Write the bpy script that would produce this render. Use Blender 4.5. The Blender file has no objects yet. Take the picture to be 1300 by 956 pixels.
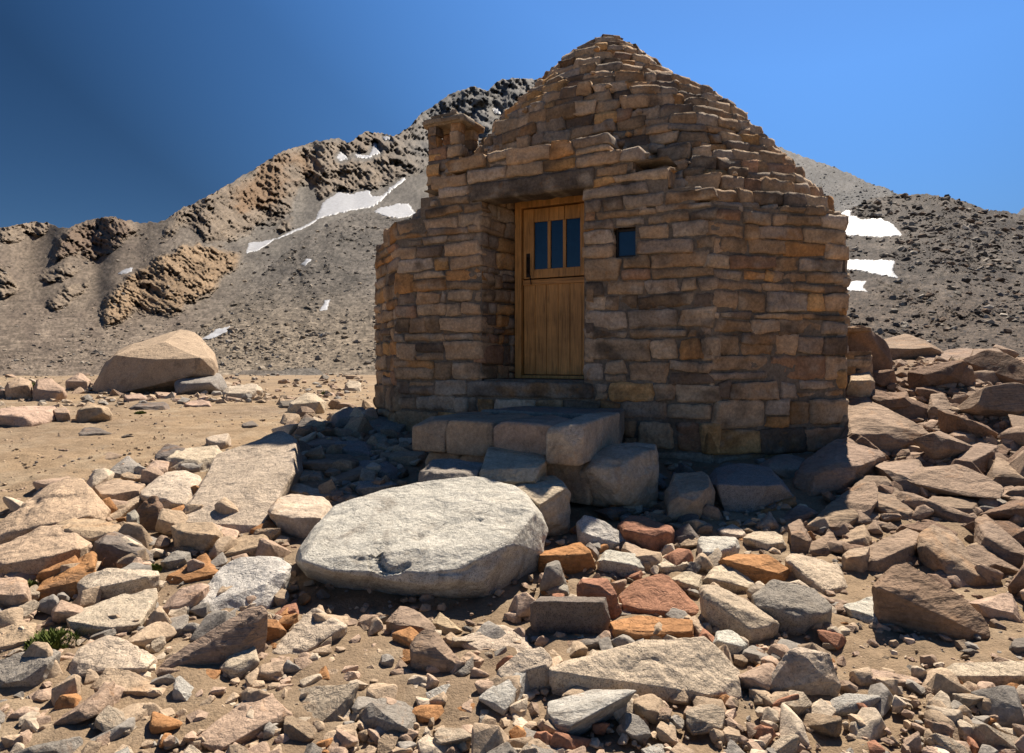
SUNEL=52; SUNAZ=26; SUNE=5.0; SKYS=0.057; SKYSAT=1.22; EXPO=1.02
import bpy, bmesh, math, random
import numpy as np
from mathutils import Vector, Matrix
random.seed(7)
C = bpy.context.scene.collection
F = 867.0; HY = 458.0; EZ = 1.45      # focal length in photo pixels, horizon row, eye height
CX = 650.0

# ------------------------------------------------------------------ noise
def _h(x, y, z, s):
    x = x.astype(np.uint32); y = y.astype(np.uint32); z = z.astype(np.uint32)
    n = x*np.uint32(374761393) + y*np.uint32(668265263) + z*np.uint32(2246822519) + np.uint32((s*3266489917) & 0xffffffff)
    n = (n ^ (n >> np.uint32(13)))*np.uint32(1274126177)
    n = (n ^ (n >> np.uint32(16)))*np.uint32(2654435761)
    n = n ^ (n >> np.uint32(15))
    return n.astype(np.float64)/4294967295.0
def vnoise(x, y, z, s=0):
    x = np.asarray(x, float); y = np.asarray(y, float); z = np.asarray(z, float)
    x, y, z = np.broadcast_arrays(x, y, z)
    xi = np.floor(x); yi = np.floor(y); zi = np.floor(z)
    fx = x-xi; fy = y-yi; fz = z-zi
    u = fx*fx*(3-2*fx); v = fy*fy*(3-2*fy); w = fz*fz*(3-2*fz)
    xi = xi.astype(np.int64); yi = yi.astype(np.int64); zi = zi.astype(np.int64)
    r = 0
    for dx in (0, 1):
        for dy in (0, 1):
            for dz in (0, 1):
                c = _h((xi+dx) & 0xffffffff, (yi+dy) & 0xffffffff, (zi+dz) & 0xffffffff, s)
                r = r + c*(u if dx else 1-u)*(v if dy else 1-v)*(w if dz else 1-w)
    return r*2-1
def fbm(x, y, z, o=4, s=0, g=0.5):
    a = 1.0; t = 0; f = 1.0; n = 0
    for k in range(o):
        t = t + a*vnoise(np.asarray(x)*f+17.3*k, np.asarray(y)*f-9.1*k, np.asarray(z)*f+3.7*k, s+k); n += a
        a *= g; f *= 2.03
    return t/n
def ridged(x, y, z, o=4, s=0):
    a = 1.0; t = 0; f = 1.0; n = 0
    for k in range(o):
        t = t + a*(1-2*np.abs(vnoise(np.asarray(x)*f+7.3*k, np.asarray(y)*f, np.asarray(z)*f+k, s+k))); n += a
        a *= 0.55; f *= 2.1
    return t/n
def sstep(a, b, x):
    t = np.clip((np.asarray(x, float)-a)/(b-a), 0, 1); return t*t*(3-2*t)
def inpoly(px, py, poly):
    px = np.asarray(px, float); py = np.asarray(py, float)
    r = np.zeros(np.broadcast(px, py).shape, bool)
    n = len(poly); j = n-1
    for i in range(n):
        xi, yi = poly[i]; xj, yj = poly[j]
        if yi != yj:
            c = ((yi > py) != (yj > py)) & (px < (xj-xi)*(py-yi)/(yj-yi)+xi)
            r ^= c
        j = i
    return r

# ------------------------------------------------------------------ object helpers
def tag(o, label=None, cat=None, group=None, kind=None):
    if label: o['label'] = label
    if cat: o['category'] = cat
    if group: o['group'] = group
    if kind: o['kind'] = kind
    return o
def empty(name, loc):
    o = bpy.data.objects.new(name, None); C.objects.link(o); o.location = loc
    o.empty_display_size = 0.2
    return o
def mesh_obj(name, verts, faces, m, parent=None, cols=None, smooth=True, sharp=None, loc=None):
    me = bpy.data.meshes.new(name)
    verts = np.asarray(verts, float)
    if loc is not None: verts = verts-np.array(loc)
    me.from_pydata(verts.tolist(), [], faces if isinstance(faces, list) else faces.tolist())
    if cols is not None:
        ca = me.color_attributes.new('Col', 'FLOAT_COLOR', 'POINT')
        cc = np.ones((len(verts), 4), np.float32); cc[:, :3] = cols
        ca.data.foreach_set('color', cc.ravel())
    me.materials.append(m)
    if smooth:
        me.polygons.foreach_set('use_smooth', [True]*len(me.polygons))
        if sharp: mark_sharp(me, sharp)
    me.update()
    o = bpy.data.objects.new(name, me); C.objects.link(o)
    if loc is not None: o.location = loc
    if parent is not None:
        o.parent = parent
        if loc is None: o.location = -parent_world(parent)
        else: o.location = Vector(loc)-parent_world(parent)
    return o
def parent_world(p):
    v = Vector((0, 0, 0))
    while p is not None:
        v = v+p.location; p = p.parent
    return v
def mark_sharp(me, deg):
    bm = bmesh.new(); bm.from_mesh(me)
    a = math.radians(deg)
    for e in bm.edges:
        e.smooth = not (len(e.link_faces) == 2 and e.calc_face_angle(0) > a)
    bm.to_mesh(me); bm.free()

# ------------------------------------------------------------------ materials
def newmat(name, rough=0.9, spec=0.15):
    m = bpy.data.materials.new(name); m.use_nodes = True
    nt = m.node_tree; b = nt.nodes['Principled BSDF']
    b.inputs['Roughness'].default_value = rough
    b.inputs['Specular IOR Level'].default_value = spec
    return m, nt, b
def N(nt, t, **kw):
    n = nt.nodes.new(t)
    for k, v in kw.items(): setattr(n, k, v)
    return n
def noise_n(nt, vec, scale, detail=4, rough=0.55, dist=0.0):
    n = N(nt, 'ShaderNodeTexNoise'); n.inputs['Scale'].default_value = scale
    n.inputs['Detail'].default_value = detail; n.inputs['Roughness'].default_value = rough
    n.inputs['Distortion'].default_value = dist
    nt.links.new(vec, n.inputs['Vector']); return n.outputs['Fac']
def ramp(nt, fac, stops):
    r = N(nt, 'ShaderNodeValToRGB'); e = r.color_ramp.elements
    while len(e) < len(stops): e.new(0.5)
    for k, (p, c) in enumerate(stops):
        e[k].position = p; e[k].color = (c[0], c[1], c[2], 1) if not isinstance(c, (int, float)) else (c, c, c, 1)
    nt.links.new(fac, r.inputs['Fac']); return r.outputs['Color']
def mix(nt, a, b, fac, mode='MIX'):
    n = N(nt, 'ShaderNodeMix', data_type='RGBA', blend_type=mode)
    for s, v in ((6, a), (7, b), (0, fac)):
        if isinstance(v, (int, float)): n.inputs[s].default_value = v if s == 0 else (v, v, v, 1)
        elif isinstance(v, tuple): n.inputs[s].default_value = (*v, 1)
        else: nt.links.new(v, n.inputs[s])
    return n.outputs[2]
def bump(nt, b, h, dist, strength=1.0, prev=None):
    n = N(nt, 'ShaderNodeBump'); n.inputs['Distance'].default_value = dist; n.inputs['Strength'].default_value = strength
    nt.links.new(h, n.inputs['Height'])
    if prev is not None: nt.links.new(prev, n.inputs['Normal'])
    nt.links.new(n.outputs['Normal'], b.inputs['Normal']); return n.outputs['Normal']
def coords(nt, scale=None):
    t = N(nt, 'ShaderNodeTexCoord'); return t.outputs['Object']
def mapping(nt, vec, scale=(1, 1, 1), rot=(0, 0, 0)):
    m = N(nt, 'ShaderNodeMapping'); m.inputs['Scale'].default_value = scale; m.inputs['Rotation'].default_value = rot
    nt.links.new(vec, m.inputs['Vector']); return m.outputs['Vector']

def mat_rock(name, speck=0.0, strata=0.0, stain=(0.45, 0.22, 0.08), stain_amt=0.35, rough=0.92, var=0.3):
    m, nt, b = newmat(name, rough, 0.12)
    co = coords(nt); oi = N(nt, 'ShaderNodeObjectInfo')
    add = N(nt, 'ShaderNodeVectorMath', operation='ADD'); nt.links.new(co, add.inputs[0])
    sc = N(nt, 'ShaderNodeVectorMath', operation='SCALE'); sc.inputs['Scale'].default_value = 37.0
    cmb = N(nt, 'ShaderNodeCombineXYZ'); nt.links.new(oi.outputs['Random'], cmb.inputs[0]); nt.links.new(oi.outputs['Random'], cmb.inputs[1])
    nt.links.new(cmb.outputs[0], sc.inputs[0]); nt.links.new(sc.outputs[0], add.inputs[1]); v = add.outputs[0]
    big = noise_n(nt, v, 3.2, 5, 0.6, 0.6)
    c = mix(nt, oi.outputs['Color'], ramp(nt, big, [(0.3, 1-var*1.1), (0.7, 1+0*var)]), 1.0, 'MULTIPLY')
    st = noise_n(nt, v, 2.1, 6, 0.65, 1.4)
    sf = ramp(nt, st, [(0.56, 0.0), (0.70, stain_amt)])
    c = mix(nt, c, stain, sf)
    dk = noise_n(nt, v, 1.3, 6, 0.7, 2.0); c = mix(nt, c, (0.13, 0.095, 0.07), ramp(nt, dk, [(0.55, 0.0), (0.68, 0.55)]))
    fine = noise_n(nt, v, 38, 4, 0.7)
    c = mix(nt, c, ramp(nt, fine, [(0.3, 0.72), (0.7, 1.18)]), 1.0, 'MULTIPLY')
    # dark lichen blots
    li = noise_n(nt, v, 14, 5, 0.75, 0.5)
    c = mix(nt, c, (0.06, 0.055, 0.05), ramp(nt, li, [(0.62, 0.0), (0.72, 0.5)]))
    if speck:
        sp = noise_n(nt, v, 150, 2, 0.6)
        c = mix(nt, c, ramp(nt, sp, [(0.36, 0.35), (0.47, 1.0)]), speck, 'MULTIPLY')
    nt.links.new(c, b.inputs['Base Color'])
    n1 = noise_n(nt, v, 9, 8, 0.62, 0.3)
    if strata:
        sv = mapping(nt, v, (2.5, 3.0, 22), (0.35, 0.25, 0))
        n2 = noise_n(nt, sv, 2.0, 5, 0.6, 0.5)
        h = mix(nt, n1, n2, strata)
    else: h = n1
    p = bump(nt, b, h, 0.055, 0.75)
    vo = N(nt, 'ShaderNodeTexVoronoi', feature='DISTANCE_TO_EDGE'); vo.inputs['Scale'].default_value = 3.3
    wp = N(nt, 'ShaderNodeVectorMath', operation='ADD')
    nn = N(nt, 'ShaderNodeTexNoise'); nn.inputs['Scale'].default_value = 3.0; nn.inputs['Detail'].default_value = 4; nt.links.new(v, nn.inputs['Vector'])
    nt.links.new(v, wp.inputs[0]); nt.links.new(nn.outputs['Color'], wp.inputs[1]); nt.links.new(wp.outputs[0], vo.inputs['Vector'])
    cr = ramp(nt, vo.outputs['Distance'], [(0.0, 0.0), (0.012, 1.0)])
    p = bump(nt, b, cr, 0.012, 0.5, p)
    bump(nt, b, noise_n(nt, v, 70, 4, 0.75), 0.006, 0.4, p)
    return m

def mat_attr(name, nscale=4.0, fscale=30.0, bd=0.03, var=0.35, rough=0.92, speck=(0.35, 1.0), stain=None, bd2=0.01):
    m, nt, b = newmat(name, rough, 0.12)
    co = coords(nt)
    at = N(nt, 'ShaderNodeAttribute'); at.attribute_name = 'Col'
    c = mix(nt, at.outputs['Color'], ramp(nt, noise_n(nt, co, nscale, 5, 0.65, 0.7), [(0.28, 1-var), (0.72, 1+var*0.6)]), 1.0, 'MULTIPLY')
    c = mix(nt, c, ramp(nt, noise_n(nt, co, fscale, 4, 0.7), [(0.3, speck[0]), (0.7, 1.3)]), 0.6, 'MULTIPLY')
    if stain:
        c = mix(nt, c, stain, ramp(nt, noise_n(nt, co, nscale*1.4, 6, 0.7, 1.2), [(0.57, 0.0), (0.7, 0.5)]))
        c = mix(nt, c, (0.035, 0.03, 0.028), ramp(nt, noise_n(nt, mapping(nt, co, (1, 1, 0.7)), nscale*0.8, 6, 0.7, 0.8), [(0.56, 0.0), (0.72, 0.6)]))
    nt.links.new(c, b.inputs['Base Color'])
    p = bump(nt, b, noise_n(nt, co, nscale*2.5, 8, 0.65, 0.3), bd, 0.8)
    bump(nt, b, noise_n(nt, co, fscale*1.7, 4, 0.7), bd2, 0.7, p)
    return m

M = {}
M['granite'] = mat_rock('granite_rock', speck=0.75, stain_amt=0.15, stain=(0.36, 0.27, 0.18), var=0.2)
M['rock'] = mat_rock('weathered_rock', speck=0.35)
M['layer'] = mat_rock('layered_rock', speck=0.2, strata=0.6, stain_amt=0.3, var=0.4)
M['wall'] = mat_attr('hut_stone', 3.2, 34, 0.03, 0.38, stain=(0.30, 0.15, 0.05), bd2=0.008)
M['ground'] = mat_attr('gritty_ground', 1.6, 42, 0.03, 0.22, bd2=0.02, speck=(0.6, 1))
M['mount'] = mat_attr('mountain_rock', 0.5, 3.2, 0.5, 0.42, bd2=0.2, speck=(0.15, 1.0))
M['scree'] = mat_attr('scree_stone', 1.0, 9.0, 0.05, 0.3, bd2=0.02)
def mat_snow():
    m, nt, b = newmat('old_snow', 0.6, 0.3); co = coords(nt)
    nt.links.new(ramp(nt, noise_n(nt, co, 0.6, 6, 0.7), [(0.3, (0.17, 0.165, 0.16)), (0.42, (0.27, 0.27, 0.28)), (0.62, (0.36, 0.37, 0.39))]), b.inputs['Base Color'])
    bump(nt, b, noise_n(nt, co, 1.3, 6, 0.7), 0.25, 0.7); return m
M['snow'] = mat_snow()
def mat_wood(name, base, axis=2):
    m, nt, b = newmat(name, 0.55, 0.35); co = coords(nt)
    s = [14, 14, 14]; s[axis] = 0.9
    g = noise_n(nt, mapping(nt, co, tuple(s)), 3.0, 6, 0.65, 0.6)
    d = tuple(x*0.45 for x in base); l = tuple(min(1, x*1.35) for x in base)
    c = ramp(nt, g, [(0.28, d), (0.5, base), (0.75, l)])
    c = mix(nt, c, ramp(nt, noise_n(nt, co, 2.4, 4, 0.6), [(0.3, 0.65), (0.7, 1.15)]), 1.0, 'MULTIPLY')
    nt.links.new(c, b.inputs['Base Color']); bump(nt, b, g, 0.004, 0.8); return m
M['wood'] = mat_wood('honey_wood', (0.52, 0.26, 0.08))
M['woodh'] = mat_wood('honey_wood_rail', (0.46, 0.22, 0.065), 0)
def mat_plain(name, col, rough, spec=0.5, metal=0.0):
    m, nt, b = newmat(name, rough, spec); co = coords(nt)
    nt.links.new(mix(nt, (col[0], col[1], col[2]), ramp(nt, noise_n(nt, co, 12, 4), [(0.3, 0.8), (0.7, 1.1)]), 1.0, 'MULTIPLY'), b.inputs['Base Color'])
    b.inputs['Metallic'].default_value = metal; return m
M['glass'] = mat_plain('painted_sky_glass', (0.004, 0.022, 0.055), 0.12, 0.4)  # sky reflection in the panes painted in as a dark blue base colour
M['iron'] = mat_plain('dark_iron', (0.03, 0.022, 0.018), 0.45, 0.5, 0.7)
M['dark'] = mat_plain('dark_inside', (0.012, 0.011, 0.01), 0.9, 0.1)
M['moss'] = mat_plain('alpine_grass', (0.10, 0.125, 0.03), 0.8, 0.1)

# ------------------------------------------------------------------ near ground (heights relative to the eye)
_YP = [-3000, -20, 0, 2.5, 4, 5, 6.5, 9, 13, 25, 45, 3000]
_ZP = [-3, -1.9, -1.52, -1.45, -1.3, -1.14, -0.94, -0.78, -0.66, -0.52, -0.5, -0.5]
def G(x, y):
    x = np.asarray(x, float); y = np.asarray(y, float)
    z = np.interp(y, _YP, _ZP)
    z = z + 0.72*sstep(3.0, 5.4, x)*sstep(4.9, 9.0, y)*(1-sstep(14, 40, np.hypot(x, y)))
    z = z + 0.06*fbm(x*0.35, y*0.35, 0, 2, 5)*sstep(1, 4, y)
    return z
def ground_hit(px, py):
    """depth Y where the sight line through a photo point meets the ground"""
    dx = (px-CX)/F; dz = (HY-py)/F
    ys = np.concatenate([np.arange(1.0, 14, 0.01), np.arange(14, 60, 0.1)])
    f = dz*ys-G(dx*ys, ys)
    k = np.argmax(f < 0)
    return float(ys[k]) if f[k] < 0 else 30.0
def P(px, py, d): return np.array([(px-CX)/F*d, d, (HY-py)/F*d+EZ])
# ------------------------------------------------------------------ the ground sheet
def grid_faces(ny, nx):
    i = np.arange(ny-1)[:, None]*nx + np.arange(nx-1)[None, :]
    return np.stack([i, i+1, i+1+nx, i+nx], -1).reshape(-1, 4)
def make_ground():
    def axis(a, b, step, lo, hi):
        core = np.arange(a, b, step)
        out = []; s = step; v = b
        while v < hi: out.append(v); s *= 1.22; v += s
        out.append(hi); L = []; s = step; v = a-step
        while v > lo: L.append(v); s *= 1.22; v -= s
        L.append(lo); return np.array(L[::-1]+core.tolist()+out)
    xs = axis(-9, 9, 0.034, -3000, 3000); ys = axis(2.0, 13, 0.03, -3000, 3000)
    X, Y = np.meshgrid(xs, ys)
    Z = G(X, Y)
    w = sstep(30, 12, np.hypot(X, Y)); rub = sstep(7.0, 5.0, Y)
    Z = Z + w*(0.035*fbm(X*1.3, Y*1.3, 0, 4, 11)+(0.014+0.014*rub)*fbm(X*9, Y*9, 0, 3, 12)+0.006*vnoise(X*22, Y*22, 0, 13))
    V = np.stack([X, Y, Z+EZ], -1).reshape(-1, 3)
    n = fbm(X*0.8, Y*0.8, 3, 4, 21); n2 = fbm(X*5, Y*5, 1, 3, 22)
    sand = np.array([0.31, 0.22, 0.135]); dark = np.array([0.22, 0.16, 0.108]); pale = np.array([0.36, 0.285, 0.2]); brown = np.array([0.24, 0.165, 0.11])
    t = np.clip(0.5+0.8*n, 0, 1)[..., None]; c = dark*(1-t)+sand*t
    t2 = np.clip(n2*0.9, 0, 1)[..., None]; c = c*(1-t2)+pale*t2
    mr = (sstep(2.9, 3.9, X+0.35*n2)*sstep(4.4, 6.2, Y)*(1-sstep(14, 20, Y)))[..., None]; c = c*(1-mr)+brown*mr
    mesh_obj('ground', V, grid_faces(len(ys), len(xs)), M['ground'], cols=c.reshape(-1, 3)).__setitem__('kind', 'structure')
make_ground()

# ------------------------------------------------------------------ mountain sheets: height v above the eye line and distance D grow together
CRG = 0.38
class Sheet:
    def __init__(s, name, x0, x1, dx, top, vb, nv, D0, kf, cragfn, colfn, snows, amp, seed, label):
        s.x = np.arange(x0, x1+dx, dx); tx = np.array([p[0] for p in top]); ty = np.array([HY-p[1] for p in top])
        vt = np.interp(s.x, tx, ty)
        vt = vt + 2.2*fbm(s.x*0.09, 0, seed, 4, seed) + 1.0*vnoise(s.x*0.45, 0, 2, seed+1)
        q = np.linspace(0, 1, nv)[:, None]
        s.Vv = vb+(vt[None, :]-vb)*q; s.Xp = np.broadcast_to(s.x[None, :], s.Vv.shape)
        Ypx = HY-s.Vv
        s.snow = [inpoly(s.Xp+2.0*fbm(s.Xp*0.16, Ypx*0.16, 0, 3, 31), Ypx+1.6*fbm(s.Xp*0.16, Ypx*0.16, 9, 3, 32), p) for p, _ in snows]
        sn = np.zeros(s.Vv.shape, bool)
        for q_ in s.snow: sn |= q_
        snb = sn.astype(float)
        for _ in range(5):
            snb = np.maximum(snb, (np.roll(snb, 1, 0)+np.roll(snb, -1, 0)+np.roll(snb, 1, 1)+np.roll(snb, -1, 1))/4)
        s.snb = np.clip(snb*1.3, 0, 1)
        sb2 = s.snb.copy()
        for _ in range(8): sb2 = np.maximum(sb2, (np.roll(sb2, 1, 0)+np.roll(sb2, -1, 0)+np.roll(sb2, 1, 1)+np.roll(sb2, -1, 1))/4)
        s.crag = cragfn(s.Xp, Ypx)*(1-np.clip(sb2*1.5, 0, 1))
        cb = s.crag.copy()
        for _ in range(90): cb[:, 1:-1] = (cb[:, :-2]+cb[:, 1:-1]*2+cb[:, 2:])/4
        k = kf(s.Vv, Ypx)*(1-0.5*cb)
        dv = np.diff(s.Vv, axis=0)
        L = np.concatenate([np.zeros((1, len(s.x))), np.cumsum(dv*(k[1:]+k[:-1])/2, 0)], 0)
        s.D = D0*np.exp(L)*(1+0.05*fbm(s.Xp*0.012, s.Vv*0.02, seed, 3, seed+4))
        a, b = amp
        st = s.Xp*0.75+Ypx*0.62        # slanting strata
        cr = 0.6*ridged(st*0.055, (s.Xp-Ypx)*0.018, 0, 4, seed+6)+0.5*ridged(s.Xp*0.05, Ypx*0.03, 3, 4, seed+7)+0.35*fbm(st*0.3, (s.Xp-Ypx)*0.09, 1, 3, seed+8)
        sc = 0.6*fbm(s.Xp*0.28, s.Vv*0.42, 0, 3, seed+9, 0.7)+0.5*np.abs(vnoise(s.Xp*0.5, s.Vv*0.7, 2, seed+10))
        lowf = fbm(s.Xp*0.035, s.Vv*0.06, 4, 3, seed+12)
        Dn = s.D*(1-a*cr*s.crag-b*sc*(1-s.crag*0.5)*(1-s.snb)-0.02*lowf*(1-s.snb*0.7))
        # broken ledges: steep faces and flat benches along dipping strata
        kk = np.gradient(np.log(s.D), axis=0)/np.maximum(np.gradient(s.Vv, axis=0), 1e-3)
        q_ = 0
        for lam, wa, dip, am, sd_ in ((24.0, 16, 0.35, 0.9, 1), (10.0, 7, 0.8, 1.3, 2), (4.6, 3, 0.8, 1.3, 3)):
            wp = dip*s.Xp+wa*fbm(s.Xp*0.9/lam, Ypx*0.9/lam, seed, 3, seed+40+sd_)+0.5*lam*np.floor(2.2*vnoise(s.Xp*0.55/lam, Ypx*0.25/lam, 3, seed+50+sd_))
            t = (s.Vv+wp)/lam; f_ = t-np.floor(t)
            q_ = q_+am*lam*(sstep(0.55, 1.0, f_)-f_)
        Dn = Dn*np.exp(np.clip(kk, 0.002, 0.02)*q_*CRG*s.crag)
        s.Dn = Dn
        # closing rows that fall away behind the crest
        V = np.stack([(s.Xp-CX)/F*Dn, Dn, s.Vv/F*Dn+EZ], -1)
        back = []
        for f, g in ((1.04, 0.985), (1.25, 0.8), (1.8, 0.2), (2.2, -0.05)):
            dd = s.D[-1]*f; back.append(np.stack([(s.x-CX)/F*dd, dd, (s.Vv[-1]/F*s.D[-1])*g+EZ], -1))
        VV = np.concatenate([V, np.array(back)], 0)
        col = colfn(s.Xp, Ypx, s.crag, s.snb)*(0.74 if seed < 300 else 0.6)
        col = np.concatenate([col, np.repeat(col[-1:], 4, 0)], 0)
        o = mesh_obj(name, VV.reshape(-1, 3), grid_faces(VV.shape[0], VV.shape[1]), M['mount'], cols=col.reshape(-1, 3)); o['kind'] = 'structure'
        nx = len(s.x)
        for m_, (p, lab) in zip(s.snow, snows):
            inn = m_[:-1, :-1] & m_[1:, :-1] & m_[:-1, 1:] & m_[1:, 1:]
            if inn.sum() < 3: continue
            ii, jj = np.nonzero(inn)
            quads = np.stack([ii*nx+jj, ii*nx+jj+1, (ii+1)*nx+jj+1, (ii+1)*nx+jj], -1)
            cnt = np.bincount(quads.ravel(), minlength=s.Vv.size)
            used = np.nonzero(cnt)[0]; mp = -np.ones(s.Vv.size, int); mp[used] = np.arange(len(used))
            f_ = s.D.ravel()[used]; full = cnt[used] == 4
            big = len(used) > 150
            D2 = np.where(full, f_*(1-0.0085), f_*(1+(0.001 if big else -0.003)))
            D2 = np.minimum(D2, np.where(full, s.Dn.ravel()[used]*0.997, D2))
            D2 = D2*(1+0.0020*fbm(s.Xp.ravel()[used]*0.12, s.Vv.ravel()[used]*0.25, 0, 3, 77))
            xx = s.Xp.ravel()[used]; vv = s.Vv.ravel()[used]
            W = np.stack([(xx-CX)/F*D2, D2, vv/F*D2+EZ], -1)
            so = mesh_obj('snow_patch', W, mp[quads], M['snow'], loc=tuple(W.mean(0)))
            tag(so, lab, 'snow patch')
    def at(s, px, v):
        """surface distance at a column and height (nearest sample)"""
        j = np.clip(np.round((px-s.x[0])/(s.x[1]-s.x[0])).astype(int), 0, len(s.x)-1)
        vb = s.Vv[0, 0]; q = (v-vb)/(s.Vv[-1, j]-vb)
        i = np.clip(np.round(q*(s.Vv.shape[0]-1)).astype(int), 0, s.Vv.shape[0]-1)
        return s.Dn[i, j], (q >= 0) & (q <= 1), s.snb[i, j] > 0.3

def blur_mask(fn):
    return fn
def soft(X, Y, poly, r=6, wob=11):
    """soft-edged ragged mask of an outline"""
    t = 0
    for k, (a, b) in enumerate(((0, 0), (r, 0), (-r, 0), (0, r*0.7), (0, -r*0.7))):
        t = t+inpoly(X+a+wob*fbm(X*0.06, Y*0.06, 0, 4, 41), Y+b+wob*fbm(X*0.06, Y*0.06, 5, 4, 42), poly)
    return t/5.0

CR_MAIN = [(205,300),(235,262),(300,228),(350,195),(410,176),(460,168),(515,163),(560,125),(600,104),(650,94),(760,90),(760,220),(620,215),(545,200),(520,222),(500,226),(480,240),(440,240),(405,252),(395,225),(372,250),(360,275),(330,285),(300,300),(285,306),(255,300),(240,285)]
CR_OR = [(128,395),(140,372),(160,350),(190,335),(215,318),(250,312),(285,312),(310,325),(302,340),(275,362),(240,385),(205,398),(170,392),(150,410),(135,420)]
CR_BR = [(68,330),(72,310),(95,288),(130,274),(160,277),(175,292),(150,312),(120,330),(100,325)]
CR_L = [(5,308),(8,285),(30,280),(62,282),(55,294),(28,302),(20,306)]
CR_L2 = [(-40,340),(0,338),(20,352),(20,368),(0,372),(-40,372)]
CR_S1 = [(45,360),(55,345),(85,335),(95,345),(70,358)]
CR_S2 = [(55,390),(80,365),(110,360),(105,372),(70,392)]
CR_S3 = [(350,290),(360,278),(375,276),(372,290)]
def crag1(X, Y):
    m = soft(X, Y, CR_MAIN)
    for p in (CR_OR, CR_BR, CR_L, CR_L2): m = np.maximum(m, soft(X, Y, p, 4))
    for p in (CR_S1, CR_S2, CR_S3): m = np.maximum(m, 0.7*soft(X, Y, p, 3))
    return m
def lerp(a, b, t): return a*(1-t[..., None])+b*t[..., None]
def A3(*c): return np.array(c)
def col1(X, Y, crag, sn):
    n = np.clip(0.5+0.9*fbm(X*0.05, Y*0.08, 0, 4, 51), 0, 1); n2 = np.clip(0.5+1.2*fbm(X*0.4, Y*0.5, 0, 3, 52), 0, 1)
    scree = lerp(A3(0.205, 0.16, 0.125), A3(0.30, 0.24, 0.185), n)
    right = sstep(170, 420, X+0.4*(430-Y))
    scree = lerp(scree, lerp(A3(0.15, 0.135, 0.12), A3(0.25, 0.225, 0.195), n), right)
    low = sstep(330, 440, Y); scree = lerp(scree, scree*1.2, low)
    scree = lerp(scree, lerp(A3(0.11, 0.11, 0.112), A3(0.21, 0.20, 0.195), n), sstep(880, 950, X)*1.0+0*Y)
    scree = lerp(scree*0.7, scree*1.3, n2)
    st = np.clip(0.5+1.3*fbm((X*0.8-Y)*0.16, (X+Y)*0.03, 2, 3, 57), 0, 1); rock = lerp(A3(0.21, 0.165, 0.125), A3(0.42, 0.33, 0.245), 0.5*n2+0.5*st)
    rn = np.clip(0.5+1.6*fbm(X*0.035, Y*0.05, 5, 4, 53), 0, 1)
    near = soft(X, Y, [(280,262),(330,205),(400,185),(410,215),(370,255),(310,280)], 12)
    rock = lerp(rock, A3(0.34, 0.19, 0.085), np.clip(near*rn*1.0-0.3, 0, 0.6))
    orr = soft(X, Y, CR_OR, 6)
    rock = lerp(rock, lerp(A3(0.60, 0.42, 0.26), A3(0.32, 0.22, 0.135), np.clip(0.5*rn+0.6*n2, 0, 1)), orr*0.9)
    br = soft(X, Y, CR_BR, 6); rock = lerp(rock, A3(0.21, 0.14, 0.10)*1.1, br*0.7)
    pk = sstep(470, 560, X)*sstep(240, 190, Y); rock = lerp(rock, lerp(A3(0.115, 0.118, 0.125), A3(0.34, 0.315, 0.29), np.clip(0.3*n2+0.8*st-0.1, 0, 1)**1.5), pk)
    return lerp(scree, rock, np.clip(crag*1.2, 0, 1))
TOP1 = [(-600,300),(-200,292),(0,289),(30,283),(60,282),(75,290),(90,288),(115,278),(140,275),(175,283),(210,280),(235,263),(270,246),(300,229),(330,210),(350,195),(380,184),(410,178),(430,176),(444,182),(455,172),(466,168),(480,168),(500,173),(515,164),(540,140),(570,121),(600,108),(612,112),(620,116),(628,106),(637,101),(655,98),(690,100),(720,104),(800,128),(880,150),(940,168),(976,182),(1016,197),(1060,213),(1120,238),(1142,246),(1250,290),(1280,282),(1300,262),(1350,230),(1500,220),(1900,300)]
SN1 = [([(314,309),(335,305),(351,302),(369,294),(399,279),(408,257),(431,243),(446,245),(469,241),(473,249),(485,247),(504,230),(513,224),(517,228),(492,247),(485,257),(469,265),(446,268),(408,278),(385,291),(348,306),(327,320),(312,322)], 'long white snowfield running down between the crag and the grey moraine'),
 ([(469,269),(481,263),(504,258),(520,258),(530,272),(512,278),(492,276)], 'white snow wedge just left of the hut chimney, below the long snowfield'),
 ([(425,200),(432,192),(444,202),(431,206)], 'tiny snow spot in a notch of the crag, left of the L shaped one'),
 ([(447,194),(469,196),(473,180),(479,183),(483,196),(465,203),(452,201)], 'L shaped snow patch high on the crag below the skyline notch'),
 ([(486,173),(494,172),(496,178),(487,179)], 'smallest snow spot near the skyline right of the L shaped patch'),
 ([(622,136),(633,136),(638,145),(627,145)], 'small snow spot high under the dark summit'),
 ([(148,347),(158,341),(170,339),(168,345),(154,349)], 'thin snow sliver above the orange outcrop on the left slope')]
S1 = Sheet('mountain', -420, 1700, 1.25, TOP1, -30, 330, 22.0, lambda V, Y: 0.0125*(1-0.35*sstep(150, 360, V)), crag1, col1, SN1, (0.034, 0.0042), 100, '')

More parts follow.
